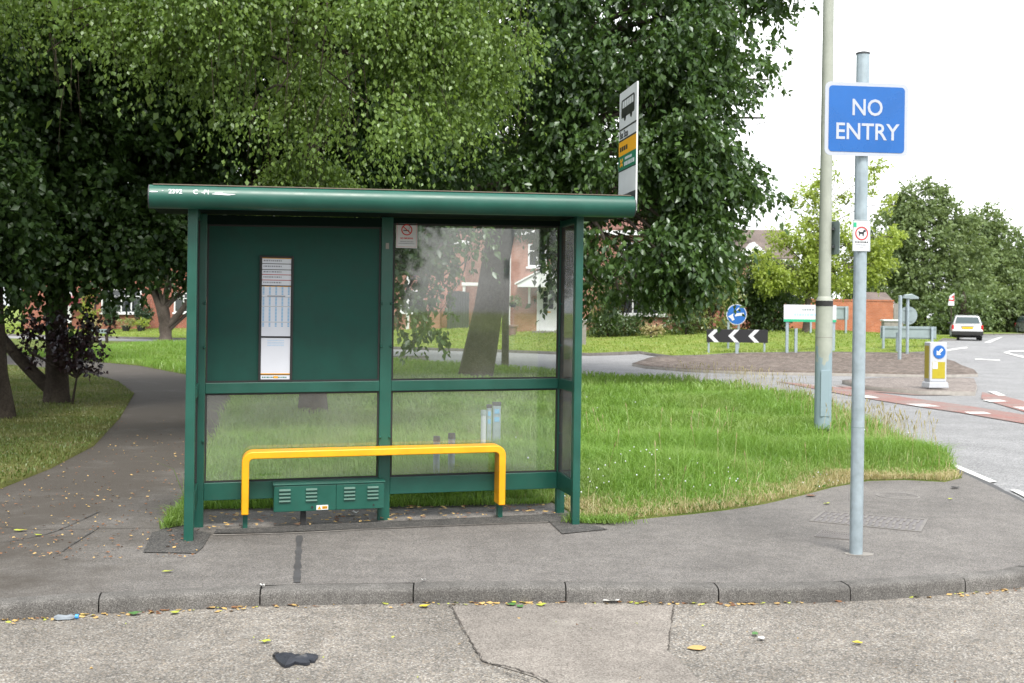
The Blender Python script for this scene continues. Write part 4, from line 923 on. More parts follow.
ly = paint('yellow fallen leaf', (.55,.44,.03,1), .6, .2); lyg = paint('yellow green leaf', (.34,.38,.05,1), .6, .2); lgr = paint('green fallen leaf', (.06,.16,.04,1), .6, .2); ltan = paint('tan fallen leaf', (.42,.28,.10,1), .7, .2); lbr = paint('brown fallen leaf', (.16,.075,.035,1), .8, .3); lpale = paint('pale litter', (.6,.6,.58,1), .6, .1)
flake('fallen_leaf', 425, 606.5, .07, .05, ly, 'yellow leaf lying against the kerb below the bench', True, 20)
flake('fallen_leaf', 511, 605, .07, .06, lgr, 'dark green leaf at the kerb foot on the concrete patch', True, -20)
flake('fallen_leaf', 520, 607, .05, .04, lgr, 'smaller green leaf touching the dark green one at the kerb', True, 40)
flake('fallen_leaf', 541, 605.5, .06, .04, lyg, 'olive leaf at the kerb foot left of the white scrap', True, 10)
flake('fallen_leaf', 858, 643.5, .055, .035, ly, 'bright yellow leaf out on the road below the sign pole', True, -5)
flake('fallen_leaf', 697, 648, .10, .08, ltan, 'large tan smear flat on the road right of the concrete patch', True, 15, .004)  # tan smear on the road surface, built as a leaf-shaped flake
flake('fallen_leaf', 168, 572, .07, .03, lyg, 'pale green leaf on the pavement below the left post', False, 10)
flake('fallen_leaf', 20, 531, .09, .05, lyg, 'yellow green leaf on the path at the left edge', False, 15)
flake('fallen_leaf', 38, 535.5, .07, .03, lyg, 'thin pale leaf just right of the left edge leaf', False, -15)
flake('fallen_leaf', 135, 614, .07, .05, lgr, 'green leaf in the gutter right of the bottle', True, 10)
flake('fallen_leaf', 175, 613, .06, .045, lyg, 'yellow leaf in the gutter at the left', True, 30)
flake('fallen_leaf', 265, 642, .06, .03, lyg, 'curled yellow leaf on the road above the black glove', True, 0)
flake('fallen_leaf', 755, 635, .05, .03, lgr, 'small green leaf on the road left of the sign pole', True, 50)
flake('fallen_leaf', 761, 639.5, .05, .04, lpale, 'pale leaf just below the small green road leaf', True, 20)
flake('fallen_leaf', 827, 504, .07, .04, lyg, 'lime leaf on the pavement by the ribbed cover', False, 20)
flake('fallen_leaf', 950, 499.5, .05, .03, lyg, 'yellowish leaf on the pavement at the far right', False, 20)
flake('fallen_leaf', 811, 496, .11, .07, lbr, 'brown leaf on the dry edge of the grass', False, 20)
flake('fallen_leaf', 955, 488, .10, .07, M['rubber'], 'black scrap on the pavement near the grass tip', False, 20)
flake('paper_scrap', 612, 601.5, .11, .06, lpale, 'crumpled white paper against the middle of the kerb', True, 10, .018, 'litter')
flake('paper_scrap', 262, 587, .035, .03, lpale, 'tiny white scrap on the kerb edge', False, 0, .02, 'litter')
flake('paper_scrap', 353, 515, .10, .06, lpale, 'white scrap on the ground under the green box', False, 0, .04, 'litter')
flake('paper_scrap', 397, 504, .07, .08, lpale, 'white rag in the grass right of the green box', False, 0, .06, 'litter')
flake('paper_scrap', 424, 581, .03, .025, lpale, 'tiny white scrap on the kerb above the yellow leaf', False, 0, .015, 'litter')
# crushed bottle in the gutter
b = gp(66, 619, RD+.004); bo_ = empty('plastic_bottle', b, R(10), 'crushed clear plastic bottle with a blue cap in the gutter', 'bottle')
mb = MB(); mb.tube([(-.06,0,.014),(-.04,0,.016),(0,0,.013),(.025,0,.014),(.045,0,.012)], [.008,.018,.013,.017,.007], 10, jit=.35)
mb.build('body', paint('clear crushed plastic', (.22,.25,.28,1), .2, .45), bo_, True, M=Matrix.Diagonal((1,1.2,.75,1)))
mb = MB(); mb.tube([(.047,0,.012),(.064,0,.012)], .012, 12); mb.build('cap', paint('blue cap', (.05,.3,.7,1), .4), bo_, True)
# black glove
b = gp(293.5, 662, RD+.003); s = b.y/F; gl_ = empty('black_glove', b, 0, 'crumpled black glove lying on the road', 'glove')
out_ = [(-22,4),(-18,5.5),(-6,4.5),(2,5.2),(6,3.5),(11,4.2),(18,5.6),(22,5.0),(22.5,2.8),(19,2.2),(22,1.2),(21,-.8),(15,-.6),(18,-2.4),(15,-3.6),(8,-2.6),(3,-2.2),(-1,-4.8),(-5,-5.6),(-9,-4.2),(-14,-1.2),(-19,1.5)]
mb = MB(); k_ = len(out_); sy = s*b.y/EYE*1.0
ol = [(x*s, y*sy*1.0) for x, y in out_]; inn = [(x*.62, y*.5+.3*sy) for x, y in ol]
vs = [(x, y, .0) for x, y in ol]+[(x, y, .010+random.uniform(0,.006)) for x, y in ol]+[(x, y, .02+random.uniform(-.004,.014)) for x, y in inn]+[(0, 0, .022)]
fs = [(i, (i+1) % k_, k_+(i+1) % k_, k_+i) for i in range(k_)]+[(k_+i, k_+(i+1) % k_, 2*k_+(i+1) % k_, 2*k_+i) for i in range(k_)]+[(2*k_+i, 2*k_+(i+1) % k_, 3*k_) for i in range(k_)]
mb.add(vs, fs).build('glove_shell', paint('black leather', (.017,.02,.028,1), .55, .3, 30, 0, bump=.3), gl_, True)
mb = MB(); mb.tube([(-22*s, 3.0*sy, .012), (-21.5*s, 4.6*sy, .016), (-19*s, 5.4*sy, .014)], .008, 8); mb.build('cuff', M['rubber'], gl_, True)
# gutter leaf litter and tarmac debris
mb = MB(); mats = [lbr, ltan, lyg]
def bit(x, y, z, r, mi):
    a = random.uniform(0, 6.3); mb.cur = mi; pts = []
    for k in range(5): pts.append((x+r*math.cos(a+k*1.257)*random.uniform(.5,1.2), y+r*.6*math.sin(a+k*1.257)*random.uniform(.5,1.2), z+random.uniform(.001,.012)))
    mb.add(pts, [(0,1,2,3,4)])
for i in range(1500):
    s_ = random.uniform(3, cum[-1]); p = kpt(s_); t = kpt(s_+.05)-kpt(s_-.05); t /= np.linalg.norm(t); n_ = np.array([-t[1], t[0]])
    if hn(np.array([s_]), np.array([0.3]), 2.2)[0] < random.random()*.9: continue
    q = p-n_*abs(random.gauss(.005, .035)); bit(q[0], q[1], g(*q)+RD, random.uniform(.007, .026), random.choice((0,0,1,1,1,2)))
for i in range(260):
    x, y = random.uniform(-6, 6), random.uniform(3.2, 6.2); bit(x, y, g(x,y)+RD, random.uniform(.004, .010), random.choice((0,1,2)))
for i in range(700):
    q = P(random.uniform(-20, 200), random.uniform(420, 560)); bit(q[0], q[1], g(*q)+.008, random.uniform(.006, .018), random.choice((0,0,1)))
for i in range(220):
    v = sw(random.uniform(.1, 2.7), random.uniform(.35, .95), 0); bit(v.x, v.y, v.z+.012, random.uniform(.008, .03), random.choice((0,1,1)))
tag(mb.build('leaf_litter', mats), 'dry brown leaf litter in the gutter and on the path', 'leaf litter', kind='stuff')
# ================================================================ HOUSES, WALLS, CARS
def house(name, label, o, rz, w, d, eave, ridge, wallm, roofm, wins=(), doors=(), chim=None, base=-.6, over=.3, cat='house'):
    h = empty(name, (o[0], o[1], g(*o)), rz, label, cat)
    mb = MB(); mb.box(0, w, 0, d, base, eave)
    mb.add([(0.001, 0, eave), (0.001, d, eave), (0.001, d/2, ridge-.15), (w-.001, 0, eave), (w-.001, d, eave), (w-.001, d/2, ridge-.15)], [(0,1,2),(3,5,4),(0,2,5,3),(1,4,5,2)])
    mb.build('wall', wallm, h)
    mb = MB(); t = .16; sl = (ridge-eave)/(d/2)
    for s in (0, 1):
        ya, za = (-over, eave-over*sl+.03) if s == 0 else (d+over, eave-over*sl+.03)
        vs = [(x, y, z+q) for x in (-over, w+over) for (y, z) in ((ya, za), (d/2, ridge+.03)) for q in (0, t)]
        mb.add(vs, [(0,1,3,2),(4,6,7,5),(0,4,5,1),(2,3,7,6),(1,5,7,3),(0,2,6,4)])
    rf = mb.build('roof', roofm, h)
    for y in (-over-.03, d+over): MB().box(-over, w+over, y, y+.03, eave-over*sl-.12, eave-over*sl+.10).build('fascia', M['upvc'], h)
    if chim: MB().box(chim, chim+.7, d/2-.35, d/2+.35, ridge-.5, ridge+1.1).build('chimney', wallm, rf)
    for (x, z, ww, wh, nb) in wins:
        fr = MB(); frame_strip(fr, x, x+ww, z, z+wh, -.06, .02, .075)
        for i in range(1, nb): fr.box(x+ww*i/nb-.035, x+ww*i/nb+.035, -.055, .02, z+.075, z+wh-.075)
        fr.box(x+.075, x+ww-.075, -.05, .02, z+wh*.7-.02, z+wh*.7+.02)
        f = fr.build('window', M['upvc'], h); MB().box(x+.06, x+ww-.06, -.02, -.004, z+.06, z+wh-.06).build('pane', M['pane'], f)
        MB().box(x-.08, x+ww+.08, -.12, 0, z-.09, z-.002).build('sill', M['upvc'], f)
    for (x, z, glaz) in doors:
        dr = MB().box(x, x+.95, -.05, .02, z, z+2.1).build('door', M['upvc'], h)
        fr = MB(); frame_strip(fr, x-.08, x+1.03, z-.02, z+2.18, -.08, .02, .075); fr.build('frame', M['upvc'], dr)
        if glaz:
            p_ = MB(); 
            for i in range(2):
                for j in range(3): p_.box(x+.22+i*.27, x+.45+i*.27, -.062, -.051, z+1.05+j*.3, z+1.31+j*.3)
            p_.build('pane', M['pane'], dr); MB().box(x+.36, x+.6, -.066, -.051, z+.86, z+.92).build('letterbox', M['orange'], dr)
    return h
A12 = R(-10)
# house seen through the clear panel: white door and gabled canopy
p0 = at(509, 327, 56); hB = house('brick_house', 'red brick house with a white door under a white gabled canopy', (p0.x, 56), A12, 9.6, 7.5, 5.1, 8.2, M['brickpale'], M['tile'], [(.9, 3.2, .9, 1.1, 2), (5.2, .95, 2.4, 1.2, 3), (5.4, 3.2, 2.0, 1.2, 3)], [(1.45, .12, True)], 8)
mb = MB()
mb.prism([(.55, 2.33), (1.95, 3.08), (3.35, 2.33), (3.35, 2.20), (.55, 2.20)], -.95, -.004); mb.build('porch_canopy', M['upvc'], hB)
mb = MB()
for s_ in (-1, 1): mb.add([(1.95+s_*1.52, -1.02, 2.30), (1.95, -1.02, 3.12), (1.95, -.004, 3.12), (1.95+s_*1.52, -.004, 2.30), (1.95+s_*1.52, -1.02, 2.38), (1.95, -1.02, 3.20), (1.95, -.004, 3.20), (1.95+s_*1.52, -.004, 2.38)], [(0,1,2,3),(4,5,6,7),(0,1,5,4),(3,2,6,7),(0,3,7,4)])
mb.build('porch_roof', M['upvc'], hB)
for q in (.98, 2.85): MB().box(q, q+.08, -.30, -.02, 1.3, 2.19).build('bracket', M['upvc'], hB)
MB().box(-.06, .06, -.12, -.01, -.5, 5.0).build('drainpipe', M['upvc'], hB)
MB().box(1.3, 2.55, -.9, -.09, -.5, .10).build('step', M['concrete'], hB)
p0 = at(384, 329, 62); hD = house('brick_house', 'pale red brick house with a white flat porch left of the white door house', (p0.x, 62), A12, 4.4, 7, 5.0, 7.8, M['brickpale'], M['tile'], [(.9, 1.0, 1.3, 1.2, 2), (.9, 3.3, 1.3, 1.1, 2)], [], None)
MB().box(1.25, 1.40, -.1, -.01, -.5, 4.8).build('drainpipe', M['upvc'], hD)
MB().box(2.4, 3.2, -.5, -.01, -.5, 2.0).build('meter_wall', M['brickpale'], hD)
mb = MB(); mb.box(4.45, 5.5, -.9, .3, 2.45, 2.62); mb.build('porch_roof', M['upvc'], hD)
for x in (4.50, 5.32): MB().box(x, x+.12, -.85, -.73, -.5, 2.448).build('porch_post', M['upvc'], hD)
pg = at(447, 329, 60.5); o = empty('garden_gate', (pg.x, pg.y, g(pg.x, pg.y)), A12, 'tall dark timber gate between the two brick houses', 'gate')
mb = MB()
for i in range(9): mb.box(i*.13, i*.13+.12, -.02, .02, -.1, 1.95+.06*math.sin(i*.4))
mb.build('boards', M['darkgrey'], o); MB().box(0, 1.17, .021, .06, .4, .5).box(0, 1.17, .021, .06, 1.5, 1.6).build('rail', M['darkgrey'], o)
# left house
p0 = at(22, 330, 70); hA = house('brick_house', 'red brick house with a wide white window behind the left trees', (p0.x, 70), R(-6), 13.5, 7.5, 5.2, 8.0, M['brick'], M['tile'], [(5.05, 1.12, 2.5, 1.45, 4), (5.1, 3.4, 2.2, 1.2, 3), (9.6, 1.2, 1.8, 1.2, 3)], [(2.15, .5, True)], 10)
for q in (3.9, 4.62): MB().box(q, q+.08, -.1, -.01, -.4, 5.0).build('drainpipe', M['rubber'], hA)
MB().box(9.05, 9.35, -.2, .0, -.4, .75).build('meter_box', M['upvc'], hA)
# far roof on the right
p0 = at(742, 322, 78); hC = house('brick_house', 'house with a grey brown tiled roof behind the shrubs at the right', (p0.x, 78), R(0), 3.3, 7, 4.6, 6.6, M['brickpale'], M['tilegrey'], [(.4, 3.0, 1.2, 1.1, 2)], [], None)
MB().add([(-.55, -.05, 4.55), (2.1, -.05, 4.55), (.75, -.05, 5.7), (-.55, 1.8, 4.55), (2.1, 1.8, 4.55), (.75, 1.8, 5.7)], [(0,1,2),(3,5,4),(0,2,5,3),(1,4,5,2)]).build('gable', M['upvc'], hC)
# garden wall
def wallrun(name, label, pa, pb, D0, D1, h, m):
    a = at(*pa, D0); b = at(*pb, D1); v = Vector((b.x-a.x, b.y-a.y, 0)); o = empty(name, (a.x, a.y, 0), math.atan2(v.y, v.x), label, 'wall'); L0 = v.length
    mb = MB(); n_ = 8; za = g(a.x, a.y); zb = g(b.x, b.y); top = (za+zb)/2+h
    mb.box(0, L0, 0, .24, -.3, top); mb.build('brickwork', m, o); MB().box(-.03, L0+.03, -.03, .27, top+.001, top+.08).build('coping', m, o); return o
wallrun('garden_wall', 'long orange red brick garden wall behind the town sign', (782, 330), (893, 330), 62, 63, 1.72, M['brickorange'])
wallrun('garden_wall', 'darker brick wall behind the shrubs near the chevron board', (690, 332), (778, 331), 57, 60, 1.65, M['brick'])
a = at(893.5, 330, 63.2); o = empty('fence_panel', (a.x, a.y, g(a.x, a.y)), R(60), 'grey weathered fence panel at the right end of the garden wall', 'fence')
mb = MB(); 
for i in range(14): mb.box(i*.15, i*.15+.14, -.012, .012, -.1, 1.75)
mb.build('boards', M['concrete'], o); MB().box(0, 2.1, -.05, -.013, .4, .5).build('rail', M['concrete'], o)
a = at(869, 300, 70); house('shed', 'low grey shed roof peeking over the garden wall', (a.x, 70), R(8), 1.25, 2.0, 1.85, 2.35, M['concrete'], M['tilegrey'], cat='shed')
# houses across the street, behind the camera
for i, (x, lab) in enumerate(((-17, 'red brick house across the street far left'), (-4.5, 'red brick house across the street straight behind the viewer'), (9, 'red brick house across the street to the right'))):
    h = house('brick_house', lab, (x*4+6, -105), R(180), 9, 7.5, 5.0, 7.6, M['brick'], M['tilegrey'], [(1, 1, 2, 1.2, 3), (5.5, 3.2, 1.6, 1.1, 2), (1, 3.2, 1.6, 1.1, 2)], [(4.2, .1, True)])
# cars
def car(label, name, loc, rz, paintm):
    c = empty(name, loc, rz, label, 'car')           # nose towards +y, length 4.35
    hw = .84
    side = [(-2.12,.30),(-2.16,.42),(-2.17,.60),(-2.12,.66),(-2.10,.90),(-1.9,.945),(.75,.93),(.95,.90),(1.75,.80),(2.05,.70),(2.14,.52),(2.15,.30),(1.70,.24),(1.66,.42),(1.52,.56),(1.30,.62),(1.08,.56),(.94,.42),(.90,.22),(-.88,.22),(-.92,.42),(-1.06,.56),(-1.28,.62),(-1.50,.56),(-1.64,.42),(-1.68,.26)]
    mb = MB(); n_ = len(side)
    vs = []
    for sx, k in ((-1, 0), (-1, 1), (1, 1), (1, 0)):
        for (y, z) in side: vs.append((sx*(hw if k == 0 else hw-.0)+(0 if k == 0 else -sx*.0), y, z))
    vs = [(-hw+(.05 if z > .85 else 0), y, z) for y, z in side]+[(hw-(.05 if z > .85 else 0), y, z) for y, z in side]
    mb.add(vs, [tuple(range(n_)), tuple(range(2*n_-1, n_-1, -1))]+[(i, n_+i, n_+(i+1) % n_, (i+1) % n_) for i in range(n_)])
    mb.build('body', paintm, c, True, bevel=.045, seg=3)
    # cabin of an estate: tapers inwards to the roof
    yb = [(-2.06, .92, .80), (-1.86, 1.40, .63), (-.2, 1.45, .63), (.25, 1.40, .63), (1.0, .90, .78)]
    vs = [(-w, y, z) for y, z, w in yb]+[(w, y, z) for y, z, w in yb]; k = 5
    mb = MB(); mb.add(vs, [tuple(range(k)), tuple(range(2*k-1, k-1, -1))]+[(i, k+i, k+i+1, i+1) for i in range(k-1)]+[(0, k-1, 2*k-1, k)])
    cab = mb.build('cabin', paintm, c, True, bevel=.05, seg=3)
    def lerp(a, b, t): return tuple(a[i]+(b[i]-a[i])*t for i in range(3))
    def quadpane(nm, A, B, C_, D_, nrm, m=M['carglass'], th=.012):
        nrm = Vector(nrm).normalized()*th; q = [Vector(p)+nrm*.6 for p in (A, B, C_, D_)]; r_ = [p+nrm for p in q]
        return MB().add([tuple(p) for p in q+r_], [(3,2,1,0),(4,5,6,7),(0,1,5,4),(1,2,6,5),(2,3,7,6),(3,0,4,7)]).build(nm, m, c)
    quadpane('rear_window', (-.68,-2.035,.985), (.68,-2.035,.985), (.58,-1.90,1.33), (-.58,-1.90,1.33), (0,-.95,.38))
    quadpane('windscreen', (.66,.90,.99), (-.66,.90,.99), (-.57,.36,1.34), (.57,.36,1.34), (0,.6,.7))
    for sx in (-1, 1):
        for (y0, y1, y2, y3) in ((-1.85,-1.05,-1.05,-1.72), (-.98,-.12,-.12,-.98), (-.05,.80,.28,-.05)):
            pts = [(sx*.80*1, y0, .96), (sx*.80*1, y1, .96), (sx*.655, y2, 1.36), (sx*.655, y3, 1.36)]
            quadpane('side_window', *(pts if sx < 0 else pts), (sx*.93, 0, .35))
        for y in (-1.28, 1.30):
            w = MB(); w.tube([(sx*.66, y, .31), (sx*.70, y, .31), (sx*.83, y, .31), (sx*.85, y, .31)], [.26, .31, .31, .28], 24); wo = w.build('wheel', M['rubber'], c, True)
            MB().tube([(sx*.852, y, .31), (sx*.862, y, .31)], [.19, .17], 20).build('rim', M['alu'], wo, True)
        MB().box(sx*.84-.10, sx*.84+.02, -2.135, -1.99, .56, .88).build('tail_light', M['taillight'], c, bevel=.02) if sx > 0 else MB().box(sx*.84-.02, sx*.84+.10, -2.135, -1.99, .56, .88).build('tail_light', M['taillight'], c, bevel=.02)
        x0 = .50 if sx > 0 else -.80
        MB().box(x0, x0+.30, 2.0, 2.13, .56, .70).build('headlight', M['pane'], c, bevel=.03)
        MB().box(min(sx*.82, sx*1.0), max(sx*.82, sx*1.0), .55, .65, .93, 1.04).build('wing_mirror', M['rubber'], c, bevel=.03)
    MB().box(-.86, .86, -2.23, -2.05, .30, .53).build('rear_bumper', M['rubber'], c, bevel=.04, seg=3)
    MB().box(-.86, .86, 2.05, 2.22, .24, .50).build('front_bumper', M['rubber'], c, bevel=.04, seg=3)
    MB().box(-.30, .30, -2.155, -2.125, .665, .79).build('number_plate', M['plate'], c)
    MB().box(-.34, .34, -2.15, -2.10, .80, .835).build('tailgate_handle', M['alu'], c)
    MB().box(-.26, .26, 2.221, 2.235, .32, .43).build('number_plate', M['white'], c)
    for sx in (-.6, .6): MB().box(sx-.02, sx+.02, -1.6, .0, 1.455, 1.49).build('roof_bar', M['rubber'], c)
    MB().box(-.75, .75, -1.9, 1.9, .17, .221).build('underside', M['rubber'], c)
    return c
q = P(970, 341.5, RD); car('silver white estate car driving away along the road', 'estate_car', (q[0]*(q[1]+4)/q[1]-.25, q[1]+4, g(q[0]+2, q[1]+4)+RD), R(-19), M['carwhite']).scale = (.93, .93, .96)
q = P(1021, 334.5, RD); car('silver car half cut off by the right edge of the picture', 'silver_car', (q[0]+.95, q[1], g(*q)+RD), R(170), M['silver'])
# ================================================================ TREES AND PLANTS
def unit(v): return v/np.maximum(np.linalg.norm(v, axis=1, keepdims=True), 1e-9)
def leaves(centers, dirs, size, asp, fold=.25):
    n = len(centers); s = size*rng.uniform(.5, 1.3, n)[:, None]; d = unit(dirs)
    up = unit(rng.normal(0, 1, (n, 3))+np.array([0, -.25, .9])); side = unit(np.cross(d, up)); nr = np.cross(side, d)
    w = s*asp*.5
    V = np.empty((n, 4, 3)); V[:, 0] = centers; V[:, 1] = centers+d*s*.42+side*w+nr*w*fold; V[:, 2] = centers+d*s; V[:, 3] = centers+d*s*.42-side*w+nr*w*fold
    i = np.arange(n)[:, None]*4
    return V.reshape(-1, 3), np.concatenate([i+np.array([[0, 1, 2]]), i+np.array([[0, 2, 3]])])
def crown_points(clumps, per_r2, k, length, grav, out=.7, inner=.35, thr=.0, seed=0):
    C = []; Dd = []
    for cl in clumps:
        c = np.array(cl[0], float); r = np.array(cl[1] if hasattr(cl[1], '__len__') else (cl[1],)*3, float); w = cl[2] if len(cl) > 2 else 1
        n = max(3, int(per_r2*(r[0]*r[2])*w/k))
        u = unit(rng.normal(0, 1, (n, 3))); rad = (inner**3+(1-inner**3)*rng.random(n))**(1/3)
        rad *= 1+.16*np.sin(u[:, 0]*5+c[0]*3)*np.sin(u[:, 2]*6+c[2]*2)
        p = c+u*rad[:, None]*r
        q = .5+.25*np.sin(p[:, 0]*2.3+seed)+.25*np.sin(p[:, 2]*2.9+1.3*np.sin(p[:, 1]*1.9))
        p = p[q > thr*rng.uniform(.5, 1.5, n)]; n = len(p); u = unit(p-c)
        d0 = unit(u*out+rng.normal(0, .45, (n, 3))+np.array([0, 0, -grav*.35]))
        L0 = length*rng.uniform(.5, 1.3, n)*min(1, .45+r[0]*.5)
        t = (np.arange(k)+.5)/k
        pos = p[:, None, :]+d0[:, None, :]*(t[None, :, None]*L0[:, None, None])
        pos[:, :, 2] -= grav*(t[None, :]**2)*L0[:, None]*.6
        pos += rng.normal(0, .05*length+.01, pos.shape)
        dd = d0[:, None, :]*.5+rng.normal(0, .55, pos.shape); dd[:, :, 2] -= .25+grav*.6
        C.append(pos.reshape(-1, 3)); Dd.append(dd.reshape(-1, 3))
    return np.concatenate(C), np.concatenate(Dd)
def limb(mb, a, b, r0, r1, n=6, sag=.0, seg=7, wob=.12):
    a, b = Vector(a), Vector(b); L0 = (b-a).length; pts = []; rr = []
    w1 = Vector((random.uniform(-1,1), random.uniform(-1,1), random.uniform(-.3,.6)))*wob*L0
    for i in range(n+1):
        t = i/n; p = a.lerp(b, t)+w1*math.sin(math.pi*t)+Vector((0,0,sag*L0*math.sin(math.pi*t))); pts.append(p); rr.append(r0+(r1-r0)*t**.7)
    mb.tube(pts, rr, seg)
def tree(name, label, base, trunk, clumps, leafm, size, asp=.62, per=2000, k=10, length=.5, grav=.5, bark='bark', group=None, cat='tree', inner=.35, limbs=True, extra=(), thr=.0, limb_r=.3, fold=.25, twig=0, flare=1.35):
    o = empty(name, base, 0, label, cat, group); B = Vector(base)
    mb = MB()
    if trunk:
        tp = [Vector(p[:3]) for p in trunk]; tr_ = [p[3] for p in trunk]
        fine = []; fr_ = []
        for i in range(len(tp)-1):
            for j in range(4): t = j/4; fine.append(tp[i].lerp(tp[i+1], t)+Vector((random.uniform(-1,1), random.uniform(-1,1), 0))*tr_[i]*.08); fr_.append((tr_[i]+(tr_[i+1]-tr_[i])*t)*random.uniform(.96, 1.05))
        fine.append(tp[-1]); fr_.append(tr_[-1]); fr_[0] *= flare; fr_[1] *= 1+(flare-1)*.25
        mb.tube([p-B for p in fine], fr_, 14, jit=.07)
        for (a, b, r0, r1) in extra: limb(mb, Vector(a)-B, Vector(b)-B, r0, r1, wob=.06, seg=10)
        if limbs:
            for cl in clumps:
                c = Vector(cl[0]); z = min(max(c.z-1.2, tp[0].z+(tp[-1].z-tp[0].z)*.45), tp[-1].z)
                best = min(range(len(fine)), key=lambda i: abs(fine[i].z-z)); r0 = max(.02, min(fr_[best]*.5, limb_r*.3))
                limb(mb, fine[best]-B, c-B, r0, .02, n=8, sag=.08)
                for q in range(twig):
                    e = c+Vector((random.uniform(-1,1), random.uniform(-1,1), random.uniform(-.9,.6)))*(cl[1] if not hasattr(cl[1], '__len__') else cl[1][0])*.8
                    limb(mb, fine[best].lerp(c, .6)-B, e-B, .018, .005, n=5, seg=4)
        mb.build('trunk', M[bark], o, True)
    p, d = crown_points(clumps, per, k, length, grav, inner=inner, thr=thr, seed=base[0])
    V, T = leaves(p-np.array(B), d, size, asp, fold); np_mesh('crown', V, [T], leafm, o); return o
def cl(lst): return [(at(px, py, D), r, *w) for (px, py, D, r, *w) in lst]
def gb(px, py): q = P(px, py, .015); return Vector((q[0], q[1], g(*q)))
# silver birch that hangs in front of everything
b = gb(313, 418); bx, by = b.x, b.y
rb_ = random.Random(5)
bxs = [-130,-60,0,25,55,78,105,125,150,175,205,232,260,285,310,340,370,400,430,455,480,505,530]
bys = [70,70,62,98,158,120,90,108,84,88,112,138,168,150,172,178,158,170,160,172,168,130,70]
lst = []
for px in list(range(-130, 545, 26)):
    bot = float(np.interp(px, bxs, bys)); D = float(np.interp(px, [-130, 150, 300, 420, 540], [12.8, 11.9, 12.0, 12.8, 13.8]))
    y = bot-58; row = 0
    while y > -75:
        edge = px > 480
        if rb_.random() > (.16 if row else .0) and not (edge and y < -30):
            r = rb_.uniform(.26, .42)*(1 if row < 2 else 1.25)*(.8 if edge else 1)
            lst.append((px+rb_.uniform(-10, 10), y, D+rb_.uniform(-.5, .7)+.25*row*rb_.random(), (r, r, r*.75)))
        y -= rb_.uniform(34, 52); row += 1
lst += [(312,105,14.6,(.34,.3,.4),4),(318,135,14.8,(.34,.3,.35),4),(308,150,14.6,(.32,.3,.3),4),(320,165,14.7,(.32,.3,.25),4),(314,80,14.6,(.3,.3,.4),4),(312,166,15,(.42,.3,.3),6),(318,178,15.2,(.42,.3,.25),6),(300,176,15,(.36,.3,.25),5)]
bcl = cl(lst)
shade = [((-6.2,10.3,6.4),(1.9,1.6,.9),1),((-8.6,11.4,6.8),(2.1,1.8,1.0),1),((-7.2,8.3,7.2),(2.0,1.6,.9),.8),((-10.4,13,7),(2.2,1.8,1.1),1)]  # unseen leaf clumps added overhead to shade the left lawn
top = shade+[((bx-1.5, by-1.5, 8.2), (2.6,2.2,1.6), .55), ((bx+1.2, by-1, 8.6), (2.4,2.4,1.6), .55), ((bx, by+.5, 10.5), (2.4,2.4,1.8), .5), ((bx-.5, by+2.2, 7.5), (2.6,2,1.8), .5), ((bx-3, by+.5, 7), (2,2,1.6), .5), ((bx+.2, by, 12.2), (1.3,1.3,1.3), .5)]
bt = tree('silver_birch', 'tall birch with pale green hanging leaves spreading over the shelter', b, [(bx,by,b.z-.2,.17),(bx,by-.1,2.5,.135),(bx-.1,by-.2,5,.11),(bx,by-.1,8,.09),(bx,by,12,.03)], bcl, L['birch'], .054, .72, 16500, 16, .62, 1.35, 'bark', limbs=False, thr=.5, inner=.1)
mb = MB()
for i in range(34):
    c = Vector(bcl[(i*7) % len(bcl)][0]); limb(mb, Vector((bx-.05, by-.1, min(8, c.z+.2+random.uniform(0, 1.5))))-b, c-b, .035, .006, n=8, sag=.1, seg=5)
mb.build('branches', M['bark'], bt, True)
mb = MB()
for c, r in [(q[0], q[1]) for q in bcl if q[1][0] > .01]:
    for k in range(3):
        p = Vector(c)+Vector((random.uniform(-1,1)*r[0], random.uniform(-1,1)*r[1], random.uniform(0,1)*r[2]))-b; l_ = random.uniform(.35, .8); s_ = random.uniform(-.15, .15)
        mb.tube([p, p+Vector((s_*.6, 0, -l_*.4)), p+Vector((s_, .03, -l_))], [.005, .0035, .0015], 3, caps=False)
mb.build('hanging_twigs', M['bark'], bt)['kind'] = 'stuff'
p, d = crown_points(top, 1500, 12, .9, 1.1, thr=.2); V, T = leaves(p-np.array(b), d, .16, .7); np_mesh('crown_top', V, [T], L['birch'], bt)
# big glossy tree behind the shelter, its leaning trunk seen through the clear panel
b = gb(474, 378)
t1 = at(502, 225, b.y); t2 = at(545, 90, b.y); t3 = at(590, -60, b.y+.5)
ccl = cl([(545,45,25,2.0),(610,30,25,2.2),(665,60,24.5,1.9),(700,30,25,1.6),(742,8,26,1.0),(768,-8,26.5,.7),(690,100,24,1.5),(730,84,25,.75),(765,92,25.5,.34),(590,120,25,1.9),(645,150,24.2,1.8),(682,182,24,1.4),(722,176,24.5,.7),(718,202,24,.9),(748,188,24.5,.6),(758,208,24.5,.4),(738,222,24.4,.5),(765,118,25,.4),(772,80,25.5,.38),(715,232,24,.6),(640,215,23.7,1.5),(690,240,23.6,1.0),(668,262,23.2,.8),(640,282,23,.62),(618,290,23,.42),(600,240,24.5,1.2),(690,262,23.4,.4),(545,180,24.5,1.0),(500,200,24,1.0),(455,215,23,.85),(420,232,22,.65),(408,275,21.5,.5),(398,305,21.4,.35),(428,318,21.4,.30),(415,325,21.4,.25),(500,130,27,1.9),(480,60,27.5,2.0),(450,160,26,1.4)])
back_ = cl([(560,90,30,2.5),(625,120,30,2.0),(670,160,29,1.5),(600,180,29,2.0),(540,150,30,2.2),(650,210,28,1.4)])
